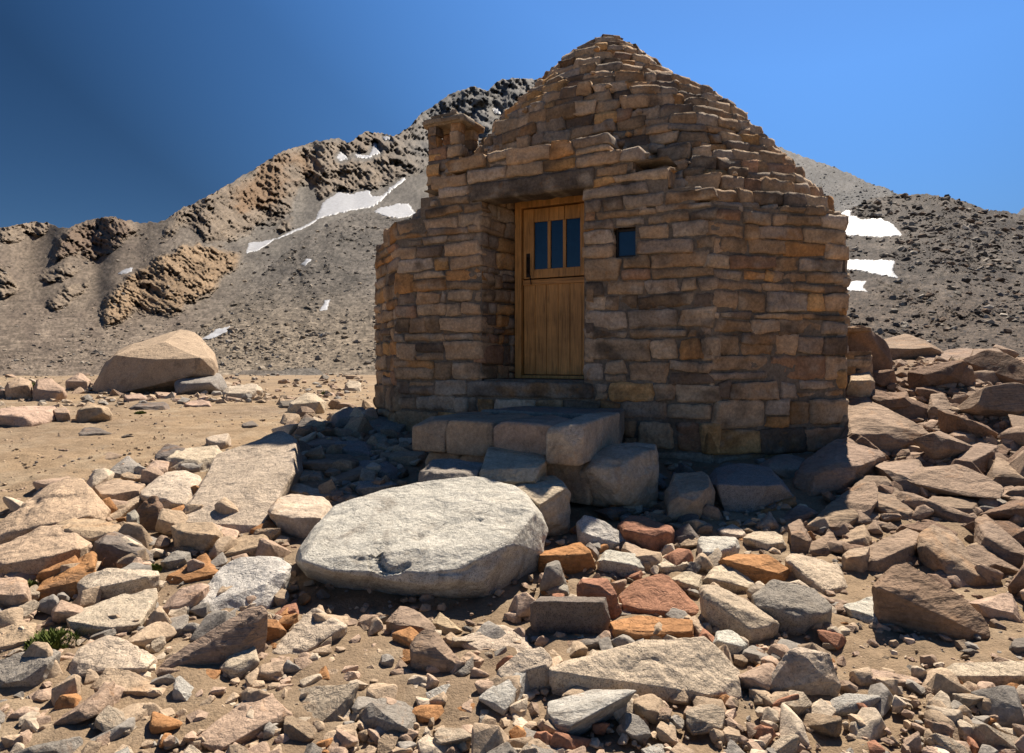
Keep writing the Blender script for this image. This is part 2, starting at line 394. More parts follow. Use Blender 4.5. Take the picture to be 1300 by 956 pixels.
def crag0(X, Y): return 0.5*sstep(0.22, 0.5, fbm(X*0.03, Y*0.05, 2, 4, 61))*sstep(430, 380, Y)
def col3(X, Y, crag, sn):
    n = np.clip(0.5+0.9*fbm(X*0.05, Y*0.09, 0, 4, 62), 0, 1); n2 = np.clip(0.5+1.3*fbm(X*0.35, Y*0.5, 0, 3, 63), 0, 1)
    c = lerp(A3(0.13, 0.115, 0.10), A3(0.235, 0.205, 0.175), n)
    low = sstep(340, 440, Y); c = lerp(c, A3(0.36, 0.29, 0.215), low*0.9)
    return lerp(c*0.65, c*1.35, n2)
TOP3 = [(170,476),(200,462),(230,440),(262,412),(300,378),(330,350),(352,330),(378,308),(400,296),(420,283),(445,272),(470,270),(495,277),(530,276),(620,268),(760,262),(900,280),(1000,330),(1060,400),(1090,476)]
SN3 = [([(381,336),(390,327),(398,329),(388,338)], 'small snow scrap on the dark moraine left of the hut wall'),
 ([(252,432),(273,419),(293,413),(289,421),(266,432)], 'low snow streak just behind the large boulder on the flat'),
 ([(405,395),(413,380),(420,380),(416,395)], 'narrow upright snow scrap low on the moraine beside the hut')]
S3 = Sheet('moraine', 172, 1090, 1.25, TOP3, -24, 240, 24.0, lambda V, Y: 0.0085+0*V, crag0, col3, SN3, (0.016, 0.0052), 200, '')

def crag4(X, Y): return 0.5*sstep(0.1, 0.45, fbm(X*0.02, Y*0.045, 2, 4, 71))
def col4(X, Y, crag, sn):
    n = np.clip(0.5+1.0*fbm(X*0.04, Y*0.09, 0, 4, 72), 0, 1); n2 = np.clip(0.5+1.3*fbm(X*0.35, Y*0.5, 0, 3, 73), 0, 1)
    c = lerp(A3(0.10, 0.08, 0.068), A3(0.22, 0.182, 0.15), n)
    low = sstep(340, 400, Y); c = lerp(c, A3(0.23, 0.17, 0.125), low*0.6)
    return lerp(c*0.6, c*1.4, n2)
TOP4 = [(960,330),(1020,300),(1060,275),(1081,263),(1105,252),(1142,246),(1172,246),(1200,249),(1227,257),(1251,266),(1281,270),(1300,272),(1400,276),(1700,290)]
SN4 = [([(1040,264),(1083,266),(1081,272),(1093,277),(1118,277),(1136,284),(1149,299),(1112,302),(1075,300),(1040,296)], 'largest snow patch right of the hut, highest of the three there'),
 ([(1040,328),(1077,328),(1137,330),(1134,342),(1143,355),(1118,351),(1093,344),(1077,343),(1040,343)], 'middle snow patch of the three right of the hut wall'),
 ([(1040,356),(1103,356),(1097,363),(1104,372),(1075,370),(1040,370)], 'lowest and smallest snow patch touching the hut wall on its right')]
S4 = Sheet('hillside', 960, 1640, 1.25, TOP4, -22, 250, 13.5, lambda V, Y: 0.0108+0*V, crag4, col4, SN4, (0.022, 0.0046), 300, '')

# ------------------------------------------------------------------ many small rocks as one loose mass
def lowrock(seed, nseg=1):
    bm = bmesh.new(); r = random.Random(seed)
    for _ in range(14):
        v = Vector((r.gauss(0, 1), r.gauss(0, 1), r.gauss(0, 1))).normalized()
        bm.verts.new((v.x*0.5*r.uniform(0.8, 1.1), v.y*0.42, v.z*0.32))
    bmesh.ops.convex_hull(bm, input=bm.verts[:])
    bmesh.ops.delete(bm, geom=[v for v in bm.verts if not v.link_faces], context='VERTS')
    bm.verts.index_update(); V = np.array([v.co[:] for v in bm.verts]); Fc = [[v.index for v in f.verts] for f in bm.faces]
    bm.free(); return V, np.array(Fc)
PRO = [lowrock(900+k) for k in range(14)]
def scatter(name, pos, size, cols, mat, seed, label, cat, sink=0.12):
    rs = np.random.RandomState(seed); Vs = []; Fs = []; Cs = []; off = 0
    for i in range(len(pos)):
        V, Fc = PRO[rs.randint(len(PRO))]
        a = rs.uniform(0, 6.283); ca, sa = math.cos(a), math.sin(a); t = rs.normal(0, 0.25)
        W = V*size[i]*np.array([1, 1, rs.uniform(0.6, 1.25)])
        W = np.stack([W[:, 0], W[:, 1]*math.cos(t)-W[:, 2]*math.sin(t), W[:, 1]*math.sin(t)+W[:, 2]*math.cos(t)], -1)
        W = np.stack([W[:, 0]*ca-W[:, 1]*sa, W[:, 0]*sa+W[:, 1]*ca, W[:, 2]], -1)
        W[:, 2] += size[i]*sink
        Vs.append(W+pos[i]); Fs.append(Fc+off); Cs.append(np.repeat(cols[i][None], len(V), 0)); off += len(V)
    o = mesh_obj(name, np.concatenate(Vs), np.concatenate(Fs), mat, cols=np.concatenate(Cs), smooth=False)
    return tag(o, label, cat, kind='stuff')
rs = np.random.RandomState(3)
def scree(sh, n, x0, x1, y0, y1, smin, smax, tones, seed, label, wfn=None):
    px = rs.uniform(x0, x1, n); py = rs.uniform(y0, y1, n)
    D, ok, sn = sh.at(px, HY-py)
    if wfn is not None: ok &= rs.uniform(0, 1, n) < wfn(px, py)
    ok &= rs.uniform(0, 1, n) < np.clip(0.62+1.5*fbm(px*0.018, py*0.045, seed, 3, 99), 0.12, 1)
    ok &= ~sn; px, py, D = px[ok], py[ok], D[ok]
    s = (smin+(smax-smin)*rs.uniform(0, 1, len(px))**6)/F*D
    pos = np.stack([(px-CX)/F*D, D, (HY-py)/F*D+EZ], -1)
    t = np.array(tones)[rs.randint(len(tones), size=len(px))]*rs.uniform(0.55, 1.1, (len(px), 1))
    scatter('scree', pos, s, t, M['scree'], seed, label, 'scree')
TG = [(0.19, 0.172, 0.152), (0.24, 0.21, 0.18), (0.30, 0.265, 0.225), (0.22, 0.195, 0.17), (0.36, 0.30, 0.23)]
TT = [(0.34, 0.27, 0.2), (0.42, 0.35, 0.27), (0.27, 0.21, 0.155), (0.22, 0.18, 0.145), (0.46, 0.40, 0.33)]
scree(S3, 9000, 185, 700, 275, 470, 1.6, 7.0, TG+TT[:2], 1, 'grey scree stones scattered over the moraine left of the hut')
scree(S3, 2600, 185, 520, 400, 470, 2.2, 12, TT, 5, 'pale tan stones strewn at the foot of the moraine', lambda a, b: sstep(395, 430, b))
scree(S1, 6000, -60, 420, 290, 470, 1.8, 8, TT+TG[1:3], 2, 'tan scree stones scattered over the left mountain slope', lambda a, b: 0.25+0.75*sstep(360, 450, b))
scree(S1, 3000, 940, 1160, 175, 300, 1.3, 5, [(0.12, 0.12, 0.122), (0.2, 0.195, 0.19), (0.32, 0.31, 0.3), (0.42, 0.4, 0.38)], 7, 'grey blocks scattered over the far slope behind the right of the hut')
scree(S4, 8500, 1000, 1340, 250, 470, 2.4, 14, [(0.12, 0.1, 0.088), (0.17, 0.14, 0.12), (0.27, 0.23, 0.19), (0.22, 0.15, 0.105), (0.40, 0.35, 0.29)], 3, 'brown and grey scree stones covering the hillside right of the hut')
# ------------------------------------------------------------------ hut, plan coordinates relative to the eye
Apt = (1.878, 6.39)
TX, TY = -0.883, 0.469            # along the door wall, from the near corner leftwards
NX, NY = -0.469, -0.883           # outward normal of the door wall
def W(t, w=0.0): return (Apt[0]+TX*t-NX*w, Apt[1]+TY*t-NY*w)    # w = metres inward
PLAN = [Apt, (3.36, 6.84), (3.98, 8.6), (3.6, 10.5), (2.2, 11.9), (0.3, 12.1), (-1.3, 10.9), (-1.84, 9.15), (-1.39, 8.13)]
HC = (1.25, 9.2)
class Stones:
    def __init__(s): s.V = []; s.F = []; s.K = []; s.n = 0; s.seed = 1
    def add(s, V, Fc, col):
        s.V.append(V); s.F.append(np.asarray(Fc)+s.n); s.K.append(np.repeat(np.array(col)[None], len(V), 0)); s.n += len(V)
    def stone(s, c, t, n, w, h, dep, col, cell=0.03, rough=1.0, tilt=0.0, skew=1.0, rot=0.0):
        """one hewn stone: a worn front face with sides running back into the wall"""
        s.seed += 1; r = random.Random(s.seed*13+5)
        nx = max(3, int(w/cell)); ny = max(3, int(h/cell))
        # rows: front grid plus two rings of sides
        u = np.linspace(-1, 1, nx+1); v = np.linspace(-1, 1, ny+1)
        U, Vv = np.meshgrid(u, v)
        hw = w/2; hh = h/2
        j = lambda a: r.uniform(-a, a)*skew
        # slanted, uneven quad corners
        q = [(-hw+j(0.022), -hh+j(0.014)), (hw+j(0.022), -hh+j(0.014)), (hw+j(0.022), hh+j(0.014)), (-hw+j(0.022), hh+j(0.014))]
        a = (U+1)/2; b = (Vv+1)/2
        X = (1-a)*(1-b)*q[0][0]+a*(1-b)*q[1][0]+a*b*q[2][0]+(1-a)*b*q[3][0]
        Z = (1-a)*(1-b)*q[0][1]+a*(1-b)*q[1][1]+a*b*q[2][1]+(1-a)*b*q[3][1]
        # round the corners a little
        rr = min(hh, hw)*r.uniform(0.12, 0.45)
        cx_ = np.clip((np.abs(X)-(hw-rr))/rr, 0, 1); cz_ = np.clip((np.abs(Z)-(hh-rr))/rr, 0, 1)
        k = 0.29*rr*np.minimum(cx_, cz_)
        X = X-np.sign(X)*k; Z = Z-np.sign(Z)*k
        ox = r.uniform(0, 90)
        ed = np.minimum(hw-np.abs(X), hh-np.abs(Z)); er = r.uniform(0.010, 0.028)
        Y = er*0.8*(1-np.clip(ed/er, 0, 1))**2
        Y = Y+rough*(0.022*fbm(X*5+ox, Z*7, ox, 3, 81)+0.010*np.abs(fbm(X*17+ox, Z*21, ox, 3, 82))+0.006*ridged(X*9+ox, Z*30, 1, 2, 83))
        Y = Y+X*r.uniform(-0.05, 0.05)*skew+Z*r.uniform(-0.12, 0.08)*skew
        X = X+0.006*rough*vnoise(X*20+ox, Z*20, 3, 84); Z = Z+0.007*rough*vnoise(X*14+ox, Z*20, 7, 85)
        border = [(0, i) for i in range(nx+1)]+[(jj, nx) for jj in range(1, ny+1)]+[(ny, i) for i in range(nx-1, -1, -1)]+[(jj, 0) for jj in range(ny-1, 0, -1)]
        Pp = np.stack([X.ravel(), Y.ravel(), Z.ravel()], -1)
        bi = [jj*(nx+1)+i for jj, i in border]; nb = len(bi)
        rings = []
        for q_, dd in enumerate((0.045, 0.14, dep) if dep > 0.2 else (dep*0.4, dep*0.7, dep)):
            R = Pp[bi].copy(); R[:, 1] = dd+0.006*rough*vnoise(R[:, 0]*9+ox, R[:, 2]*9, q_, 86)
            sc_ = 1+0.010/max(hh, 0.03)*(1 if q_ < 2 else 0)
            R[:, 0] *= 1+0.006/max(hw, 0.05); R[:, 2] *= 1+0.03*r.uniform(-1, 1)
            rings.append(R)
        Pp = np.concatenate([Pp]+rings)
        Fc = grid_faces(ny+1, nx+1).tolist()
        base = (nx+1)*(ny+1); prev = bi
        for q_ in range(3):
            cur = [base+q_*nb+i for i in range(nb)]
            for i in range(nb):
                i2 = (i+1) % nb; Fc.append([prev[i2], prev[i], cur[i], cur[i2]])
            prev = cur
        # stains and darker patches inside the stone
        K = np.repeat(np.array(col)[None], len(Pp), 0)
        m1 = np.clip(fbm(Pp[:, 0]*4+ox, Pp[:, 2]*6, ox, 3, 87)*2.2-0.15, 0, 0.75)[:, None]*r.choice([0, 0, 0.6, 1]); K = K*(1-m1)+np.array((0.33, 0.175, 0.07))*m1
        m2 = np.clip(fbm(Pp[:, 0]*3-ox, Pp[:, 2]*5, ox+4, 3, 88)*2.2-0.2, 0, 0.8)[:, None]*r.choice([0.2, 0.6, 1]); K = K*(1-m2)+np.array((0.085, 0.066, 0.052))*m2
        m3 = np.clip(fbm(Pp[:, 0]*5-ox, Pp[:, 2]*7+9, ox, 3, 89)*2.0-0.3, 0, 0.6)[:, None]; K = K*(1-m3)+np.array((0.42, 0.35, 0.27))*m3
        # to world: x along t, y inward (-n), z up, with a small lean and roll
        ct, st_ = math.cos(rot), math.sin(rot)
        x = Pp[:, 0]*ct-Pp[:, 2]*st_; z = Pp[:, 0]*st_+Pp[:, 2]*ct; y = Pp[:, 1]+z*tilt
        Wd = np.stack([c[0]+t[0]*x-n[0]*y, c[1]+t[1]*x-n[1]*y, c[2]+z+EZ], -1)
        s.V.append(Wd); s.F.append(np.asarray(Fc)+s.n); s.K.append(K); s.n += len(Wd)
    def quad(s, pts, col): s.add(np.array([[p[0], p[1], p[2]+EZ] for p in pts]), [[0, 1, 2, 3]], col)
    def build(s, name, m, parent, sharp=None):
        return mesh_obj(name, np.concatenate(s.V), [f.tolist() for a in s.F for f in a], m, parent, cols=np.concatenate(s.K), sharp=sharp)

PAL = [((0.33, 0.24, 0.165), 4), ((0.27, 0.195, 0.13), 4), ((0.37, 0.285, 0.205), 3.2), ((0.36, 0.205, 0.095), 1.6), ((0.235, 0.19, 0.155), 2.8), ((0.14, 0.11, 0.09), 1.8), ((0.31, 0.26, 0.215), 3), ((0.40, 0.25, 0.12), 1.0), ((0.27, 0.17, 0.115), 1.0)]
def pick(r, dark=0.0):
    c = r.choices([p[0] for p in PAL], [p[1] for p in PAL])[0]; k = r.uniform(1.0, 1.55)*(1-dark)
    return (c[0]*k*1.12, c[1]*k*1.05, c[2]*k*0.96)
MORT = (0.20, 0.165, 0.13)
rw = random.Random(11)
def course_heights(z0, z1, fixed):
    """course lines between z0 and z1 which always include the fixed heights"""
    cuts = [z0]+sorted(f for f in fixed if z0+0.05 < f < z1-0.05)+[z1]; out = [z0]
    for a, b in zip(cuts[:-1], cuts[1:]):
        z = a
        while b-z > 1e-6:
            h = rw.uniform(0.24, 0.33) if z < -0.45 else rw.uniform(0.17, 0.26) if z < 0.15 else rw.choice([0.08, 0.10, 0.12, 0.14, 0.15, 0.17, 0.19])
            if b-z-h < 0.08: h = b-z
            out.append(z+h); z += h
    return out
def wall_run(S, p, t, n, L, z0, ztop, holes=(), fixed=(), cell=0.03, ext=(0.02, 0.02), dep=0.32, big=1.0, dark=0.0):
    """courses along a straight wall starting at p; ztop is a number or a function of the distance along"""
    zt = ztop if callable(ztop) else (lambda u: ztop)
    zmax = max(zt(L*k/60.0) for k in range(61))
    zs = course_heights(z0, zmax, fixed)
    for ci, (za, zb) in enumerate(zip(zs[:-1], zs[1:])):
        h = zb-za; zc = (za+zb)/2
        iv = [(-ext[0]*(1 if ci % 2 else -0.3), L+ext[1]*(1 if ci % 2 == 0 else -0.3))]
        for (ua, ub, ha, hb) in holes:
            if zb > ha+0.02 and za < hb-0.02:
                ni = []
                for a, b in iv:
                    if ub <= a or ua >= b: ni.append((a, b)); continue
                    if ua-a > 0.05: ni.append((a, ua))
                    if b-ub > 0.05: ni.append((ub, b))
                iv = ni
        for a, b in iv:
            u = a
            while b-u > 1e-6:
                w = rw.uniform(0.18, 0.56)*big*(1.25 if h > 0.22 else 1.0)*(1.15 if h < 0.12 else 1)
                if rw.random() < 0.16: w = rw.uniform(0.09, 0.18)
                if b-u-w < 0.14: w = b-u
                w = min(w, 0.95)
                uc = u+w/2
                if zc < zt(uc) or (callable(ztop) and zb <= zt(uc)+0.03):
                    # sometimes two thin stones instead of one
                    parts = [(zc, h)]
                    if h > 0.17 and rw.random() < 0.22:
                        f = rw.uniform(0.35, 0.65); parts = [(za+h*f/2, h*f), (za+h*f+h*(1-f)/2, h*(1-f))]
                    for (zz, hh) in parts:
                        pr = rw.uniform(-0.012, 0.022)
                        c = (p[0]+t[0]*uc+n[0]*pr, p[1]+t[1]*uc+n[1]*pr, zz)
                        S.stone(c, t, n, w-rw.uniform(0.008, 0.03), hh-rw.uniform(0.008, 0.022), dep, pick(rw, dark), cell, rough=1.35, skew=1.35, rot=rw.gauss(0, 0.018))
                u += w
hut = empty('stone_hut', (HC[0], HC[1], EZ-1.0))
tag(hut, 'stone hut with a stepped conical stone roof, recessed wooden door and small chimney', 'hut')
S_ = Stones()
DOOR = (1.30, 2.522, -0.22, 1.77); WIN = (0.735, 1.005, 1.035, 1.333)
def top_door(u):
    if 1.05 < u < 2.74: return 2.30
    if 0.745 < u < 3.08: return 2.12
    if 0.39 < u < 3.38: return 1.90
    if 0.12 < u < 3.75: return 1.69
    return 1.5
# the door wall: lower part, lintel course, stepped gable
LINT = (1.18, 2.66, 1.77, 1.975)
wall_run(S_, (Apt[0], Apt[1]), (TX, TY), (NX, NY), 3.70, -1.15, top_door, holes=[DOOR, WIN, LINT, (1.18, 2.72, -0.40, -0.22)],
         fixed=[-0.40, -0.22, 1.035, 1.333, 1.77, 1.975, 2.12], cell=0.026, dep=0.5, ext=(0.03, 0.03))
# the other walls
for k in range(1, len(PLAN)):
    a = PLAN[k]; b = PLAN[(k+1) % len(PLAN)]
    if k == len(PLAN)-1: continue
    L = math.dist(a, b); t = ((b[0]-a[0])/L, (b[1]-a[1])/L); n = (t[1], -t[0])
    if (n[0]*(a[0]-HC[0])+n[1]*(a[1]-HC[1])) < 0: n = (-n[0], -n[1])
    zt = 1.45 if k < 7 else (lambda u, L=L: 1.46+0.2*u/L)
    vis = k in (1, 7)
    wall_run(S_, a, t, n, L, -1.15, zt, cell=0.03 if vis else 0.06, ext=(0.03, 0.03), big=1.0 if vis else 1.25)
# the near right wall runs from the near corner to the next one
a, b = PLAN[0], PLAN[1]; L = math.dist(a, b); t = ((b[0]-a[0])/L, (b[1]-a[1])/L); n = (t[1], -t[0])
wall_run(S_, a, t, n, L, -1.15, 1.45, cell=0.026, ext=(0.03, 0.03))
# reveals of the door recess
RW = 0.72
_a, _b = W(2.522, 0.02), W(2.435, RW+0.03); _l = math.dist(_a, _b); _t = ((_b[0]-_a[0])/_l, (_b[1]-_a[1])/_l)
wall_run(S_, _a, _t, (_t[1], -_t[0]), _l, -0.22, 1.92, cell=0.03, dep=0.12, big=0.6, ext=(0, 0))
wall_run(S_, W(1.30, RW), (-0.469, -0.883), (-0.883, 0.469), RW-0.02, -0.22, 1.92, cell=0.04, dep=0.12, big=0.6, ext=(0, 0))
# mortar core set back behind the stone faces
def mort(p0, p1, z0, z1, col=MORT): S_.quad([(p0[0], p0[1], z0), (p1[0], p1[1], z0), (p1[0], p1[1], z1), (p0[0], p0[1], z1)], col)
MI = 0.028
for u0, u1, z0, z1 in ((0.02, 0.755, -1.2, 1.49), (0.755, 0.985, -1.2, 1.035), (0.755, 0.985, 1.333, 1.9), (0.985, 1.30, -1.2, 2.1), (1.30, 2.522, -1.2, -0.24), (1.30, 2.522, 1.80, 2.27), (2.522, 3.70, -1.2, 1.66), (0.17, 0.755, 1.49, 1.66), (0.43, 0.9, 1.66, 1.86), (0.78, 1.1, 1.86, 2.08), (2.522, 3.35, 1.66, 1.9), (2.522, 3.05, 1.9, 2.09), (1.08, 1.30, 2.0, 2.27), (2.522, 2.72, 2.0, 2.27)):
    mort(W(u0, MI), W(u1, MI), z0, z1)
for k in range(len(PLAN)-1):
    a = PLAN[k]; b = PLAN[k+1]; L = math.dist(a, b); t = ((b[0]-a[0])/L, (b[1]-a[1])/L); n = (t[1], -t[0])
    if (n[0]*(a[0]-HC[0])+n[1]*(a[1]-HC[1])) < 0: n = (-n[0], -n[1])
    mort((a[0]-n[0]*MI, a[1]-n[1]*MI), (b[0]-n[0]*MI, b[1]-n[1]*MI), -1.2, 1.47 if k < 7 else 1.5)
mort(W(2.522+0.045, 0.03), W(2.48, RW+0.05), -0.3, 1.95); mort(W(1.255, 0.03), W(1.255, RW+0.05), -0.3, 1.95)
S_.quad([(*W(1.25, 0.06), -0.235), (*W(2.57, 0.06), -0.235), (*W(2.57, 1.0), -0.235), (*W(1.25, 1.0), -0.235)], MORT)
S_.quad([(*W(1.0, RW+0.09), -0.3), (*W(2.8, RW+0.09), -0.3), (*W(2.8, RW+0.09), 1.9), (*W(1.0, RW+0.09), 1.9)], MORT)
# short buttress beside the right wall
wall_run(S_, (3.6, 8.05), (1, 0.0), (0, -1), 0.66, -1.0, lambda u: 0.52 if u < 0.5 else 0.12, cell=0.03, dep=0.4)
wall_run(S_, (4.26, 8.05), (0, 1), (1, 0), 0.5, -1.0, 0.12, cell=0.04, dep=0.4)
wall = S_.build('wall', M['wall'], hut)

# ---- roof of corbelled courses
R_ = Stones(); R_.seed = 5000
def ring_poly(f, round_, z=0.0):
    n = 72; out = []
    for k in range(n):
        a = 2*math.pi*k/n; dx, dy = math.cos(a), math.sin(a); best = 9
        for i in range(len(PLAN)):
            x1, y1 = PLAN[i][0]-HC[0], PLAN[i][1]-HC[1]; x2, y2 = PLAN[(i+1) % len(PLAN)][0]-HC[0], PLAN[(i+1) % len(PLAN)][1]-HC[1]
            ex, ey = x2-x1, y2-y1; den = dx*ey-dy*ex
            if abs(den) < 1e-9: continue
            s_ = (x1*ey-y1*ex)/den; q = (x1*dy-y1*dx)/den
            if s_ > 0 and -1e-6 <= q <= 1+1e-6: best = min(best, s_)
        rr = f*(best*(1-round_)+2.86*round_); out.append((HC[0]+coff(z)+dx*rr, HC[1]+dy*rr))
    return out
PROF = [(1.40, 1.0), (1.62, 0.955), (1.95, 0.845), (2.3, 0.735), (2.85, 0.61), (3.1, 0.54), (3.35, 0.425), (3.65, 0.31), (3.9, 0.235), (4.08, 0.17), (4.22, 0.10)]
def coff(z): return float(np.interp(z, [1.5, 2.2, 3.1, 3.4, 3.7, 4.0], [0, 0.19, 0.10, 0.0, 0.0, 0.0]))
def rf(z): return float(np.interp(z, [p[0] for p in PROF], [p[1] for p in PROF]))
def walk(poly, cell, h, z, rough_, cols, dep=0.42):
    P2 = poly+[poly[0]]; seg = [math.dist(P2[i], P2[i+1]) for i in range(len(poly))]; cum = [0]
    for s_ in seg: cum.append(cum[-1]+s_)
    Lt = cum[-1]
    def pt(u):
        u %= Lt; i = 0
        import bisect
        i = min(bisect.bisect_right(cum, u)-1, len(seg)-1); f = (u-cum[i])/seg[i]
        return (P2[i][0]+(P2[i+1][0]-P2[i][0])*f, P2[i][1]+(P2[i+1][1]-P2[i][1])*f)
    u = rw.uniform(0, 0.4); end = u+Lt
    while end-u > 1e-6:
        w = rw.uniform(0.14, 0.42) if h < 0.13 else rw.uniform(0.16, 0.38)
        w = min(w, max(0.14, Lt/6))
        if end-u-w < 0.12: w = end-u
        a_, b_ = pt(u), pt(u+w); c = pt(u+w/2); l = math.dist(a_, b_); t = ((b_[0]-a_[0])/l, (b_[1]-a_[1])/l)
        n = (t[1], -t[0]); c = ((a_[0]+b_[0]+c[0]*2)/4, (a_[1]+b_[1]+c[1]*2)/4)
        if n[0]*(c[0]-HC[0])+n[1]*(c[1]-HC[1]) < 0: n = (-n[0], -n[1])
        front = n[1] < 0.45
        tt = -(c[0]-Apt[0])*0.883+(c[1]-Apt[1])*0.469; wd = (c[0]-Apt[0])*0.469+(c[1]-Apt[1])*0.883
        if z < 2.0 and 1.1 < tt < 2.7 and wd < 0.9: u += w; continue
        pr = rw.uniform(-0.025, 0.045)*rough_; hz = h*rw.uniform(0.9, 1.12)
        # leave the chimney shaft free
        if abs(c[0]+0.77) < 0.3 and abs(c[1]-9.1) < 0.3: u += w; continue
        R_.stone((c[0]+n[0]*pr, c[1]+n[1]*pr, z+hz/2+rw.uniform(-0.012, 0.012)), t, n, w-rw.uniform(0.002, 0.016), hz-0.002, dep, pick(rw), cell if front else 0.08,
                 rough=1.5, rot=rw.gauss(0, 0.035*rough_), tilt=rw.gauss(0.12, 0.10), skew=1.7)
        u += w
z = 1.43; k = 0
while z < 4.12:
    h = rw.choice([0.09, 0.11, 0.13, 0.15, 0.165]) if z < 3.9 else 0.08
    rn = float(sstep(1.8, 3.6, z)); walk(ring_poly(rf(z+h*0.5), rn, z), 0.032, h, z, 1.0+0.25*(k % 3 == 0), None, 0.42 if z < 3.9 else 0.2)
    z += h*0.93; k += 1
# core of the roof
CZ = [1.40]+[1.5+0.15*i for i in range(18)]
rings = []
for zc in CZ+[4.15]:
    rn = float(sstep(1.8, 3.6, zc)); f = max(0.01, rf(zc+0.06)-0.016)
    rings.append([(p[0], p[1], zc+EZ) for p in ring_poly(f, rn, zc)])
VV = [p for r_ in rings for p in r_]; FF = []
for i in range(len(rings)-1):
    for j in range(72):
        cq = rings[i][j]; tt = -(cq[0]-Apt[0])*0.883+(cq[1]-Apt[1])*0.469; wd = (cq[0]-Apt[0])*0.469+(cq[1]-Apt[1])*0.883
        if cq[2]-EZ < 1.93 and 1.0 < tt < 2.8 and wd < 0.9: continue
        FF.append([i*72+j, i*72+(j+1) % 72, (i+1)*72+(j+1) % 72, (i+1)*72+j])
FF4 = FF; R_.V.append(np.array(VV)); R_.F.append(np.array(FF4)+R_.n); R_.K.append(np.repeat(np.array([MORT]), len(VV), 0)*0.8); R_.n += len(VV)
# top stones of the cone and rubble chips lying on the steps
for dx, dy, zz, w_, h_ in ((0, 0, 4.17, 0.40, 0.09), (0.05, -0.03, 4.25, 0.30, 0.07), (-0.10, 0.02, 4.12, 0.5, 0.08), (0.02, 0, 4.31, 0.17, 0.06)):
    for ang in (0.2, 1.77, 3.34, 4.9):
        t = (math.cos(ang), math.sin(ang)); n = (t[1], -t[0])
        R_.stone((HC[0]+dx+n[0]*w_*0.45, HC[1]+dy+n[1]*w_*0.45, zz), t, n, w_*rw.uniform(0.85, 1.1), h_, w_*0.9, pick(rw), 0.03, 1.2, 0.1, 1.4)
for _ in range(70):
    zc = rw.uniform(1.6, 4.0); f = rf(zc)+0.005; po = ring_poly(f, float(sstep(1.8, 3.6, zc)), zc); c = po[rw.randrange(72)]
    V0, F0 = PRO[rw.randrange(14)]; s0 = rw.uniform(0.05, 0.13); a = rw.uniform(0, 6.28)
    V1 = V0*s0; V1 = np.stack([V1[:, 0]*math.cos(a)-V1[:, 1]*math.sin(a), V1[:, 0]*math.sin(a)+V1[:, 1]*math.cos(a), V1[:, 2]], -1)+np.array([c[0], c[1], zc+EZ+0.03])
    R_.add(V1, F0, pick(rw))
# filling behind the stepped gable so that it joins the cone
def slab(S, u0, u1, w0, w1, z0, z1, col):
    p = [W(u0, w0), W(u1, w0), W(u1, w1), W(u0, w1)]
    V = [(x, y, z0+EZ) for x, y in p]+[(x, y, z1+EZ) for x, y in p]
    S.add(np.array(V), [[0, 1, 2, 3], [4, 5, 6, 7], [0, 1, 5, 4], [1, 2, 6, 5], [2, 3, 7, 6], [3, 0, 4, 7]], col)
for u0, u1, zt in ((1.10, 2.70, 2.24), (0.79, 3.04, 2.06), (0.44, 3.32, 1.84), (0.17, 3.6, 1.6)):
    if zt > 1.7: slab(R_, u0, u1, 0.05, 0.42, 1.99, max(zt, 2.0)-0.02, MORT)
    slab(R_, u0+0.03, 1.22, 0.05, 0.42, 1.42, min(zt, 1.985), MORT); slab(R_, 2.62, u1-0.03, 0.05, 0.42, 1.42, min(zt, 1.985), MORT)
    wd = 0.5
    prev = {2.24: 2.12, 2.06: 1.90, 1.84: 1.69, 1.6: 1.45}[zt]
    for sgn, uu in ((1, u1), (-1, u0)):
        ww = 0.06
        while ww < wd:
            l_ = min(rw.uniform(0.25, 0.45), wd-ww+0.03); c = W(uu+sgn*0.02, ww+l_/2)
            R_.stone((c[0], c[1], (prev+zt+0.05)/2), (-NX, -NY), (TX*sgn, TY*sgn), l_, zt+0.05-prev, 0.25, pick(rw), 0.035, 1.2); ww += l_
# loose flat stones capping the gable steps
for _ in range(60):
    u = rw.uniform(0.4, 3.5); w_ = rw.uniform(0.1, 0.85); zt = top_door(u)
    c = W(u, w_); V0, F0 = PRO[rw.randrange(14)]; s0 = rw.uniform(0.14, 0.34); a = rw.uniform(0, 6.28)
    V1 = V0*s0*np.array([1, 1, 0.6]); V1 = np.stack([V1[:, 0]*math.cos(a)-V1[:, 1]*math.sin(a), V1[:, 0]*math.sin(a)+V1[:, 1]*math.cos(a), V1[:, 2]], -1)+np.array([c[0], c[1], zt+EZ-0.02])
    R_.add(V1, F0, pick(rw))
R_.build('roof', M['wall'], hut)

# ---- lintel, sill, threshold
Lt = Stones(); Lt.seed = 9000
cc = W((LINT[0]+LINT[1])/2, -0.02); Lt.stone((*cc, (LINT[2]+LINT[3])/2), (TX, TY), (NX, NY), LINT[1]-LINT[0]-0.015, 0.195, 0.30, (0.155, 0.125, 0.10), 0.022, 0.9, skew=0.6)
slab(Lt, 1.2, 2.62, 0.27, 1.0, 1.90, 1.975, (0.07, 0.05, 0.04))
Lt.build('lintel', M['wall'], hut)
Th = Stones(); Th.seed = 9100
cc = W(1.95, -0.015); Th.stone((*cc, -0.31), (TX, TY), (NX, NY), 1.50, 0.165, 0.5, (0.27, 0.23, 0.19), 0.025, 0.8, skew=0.5)
slab(Th, 1.31, 2.51, 0.05, RW+0.05, -0.30, -0.205, (0.20, 0.165, 0.13))
Th.build('doorstep', M['wall'], hut)

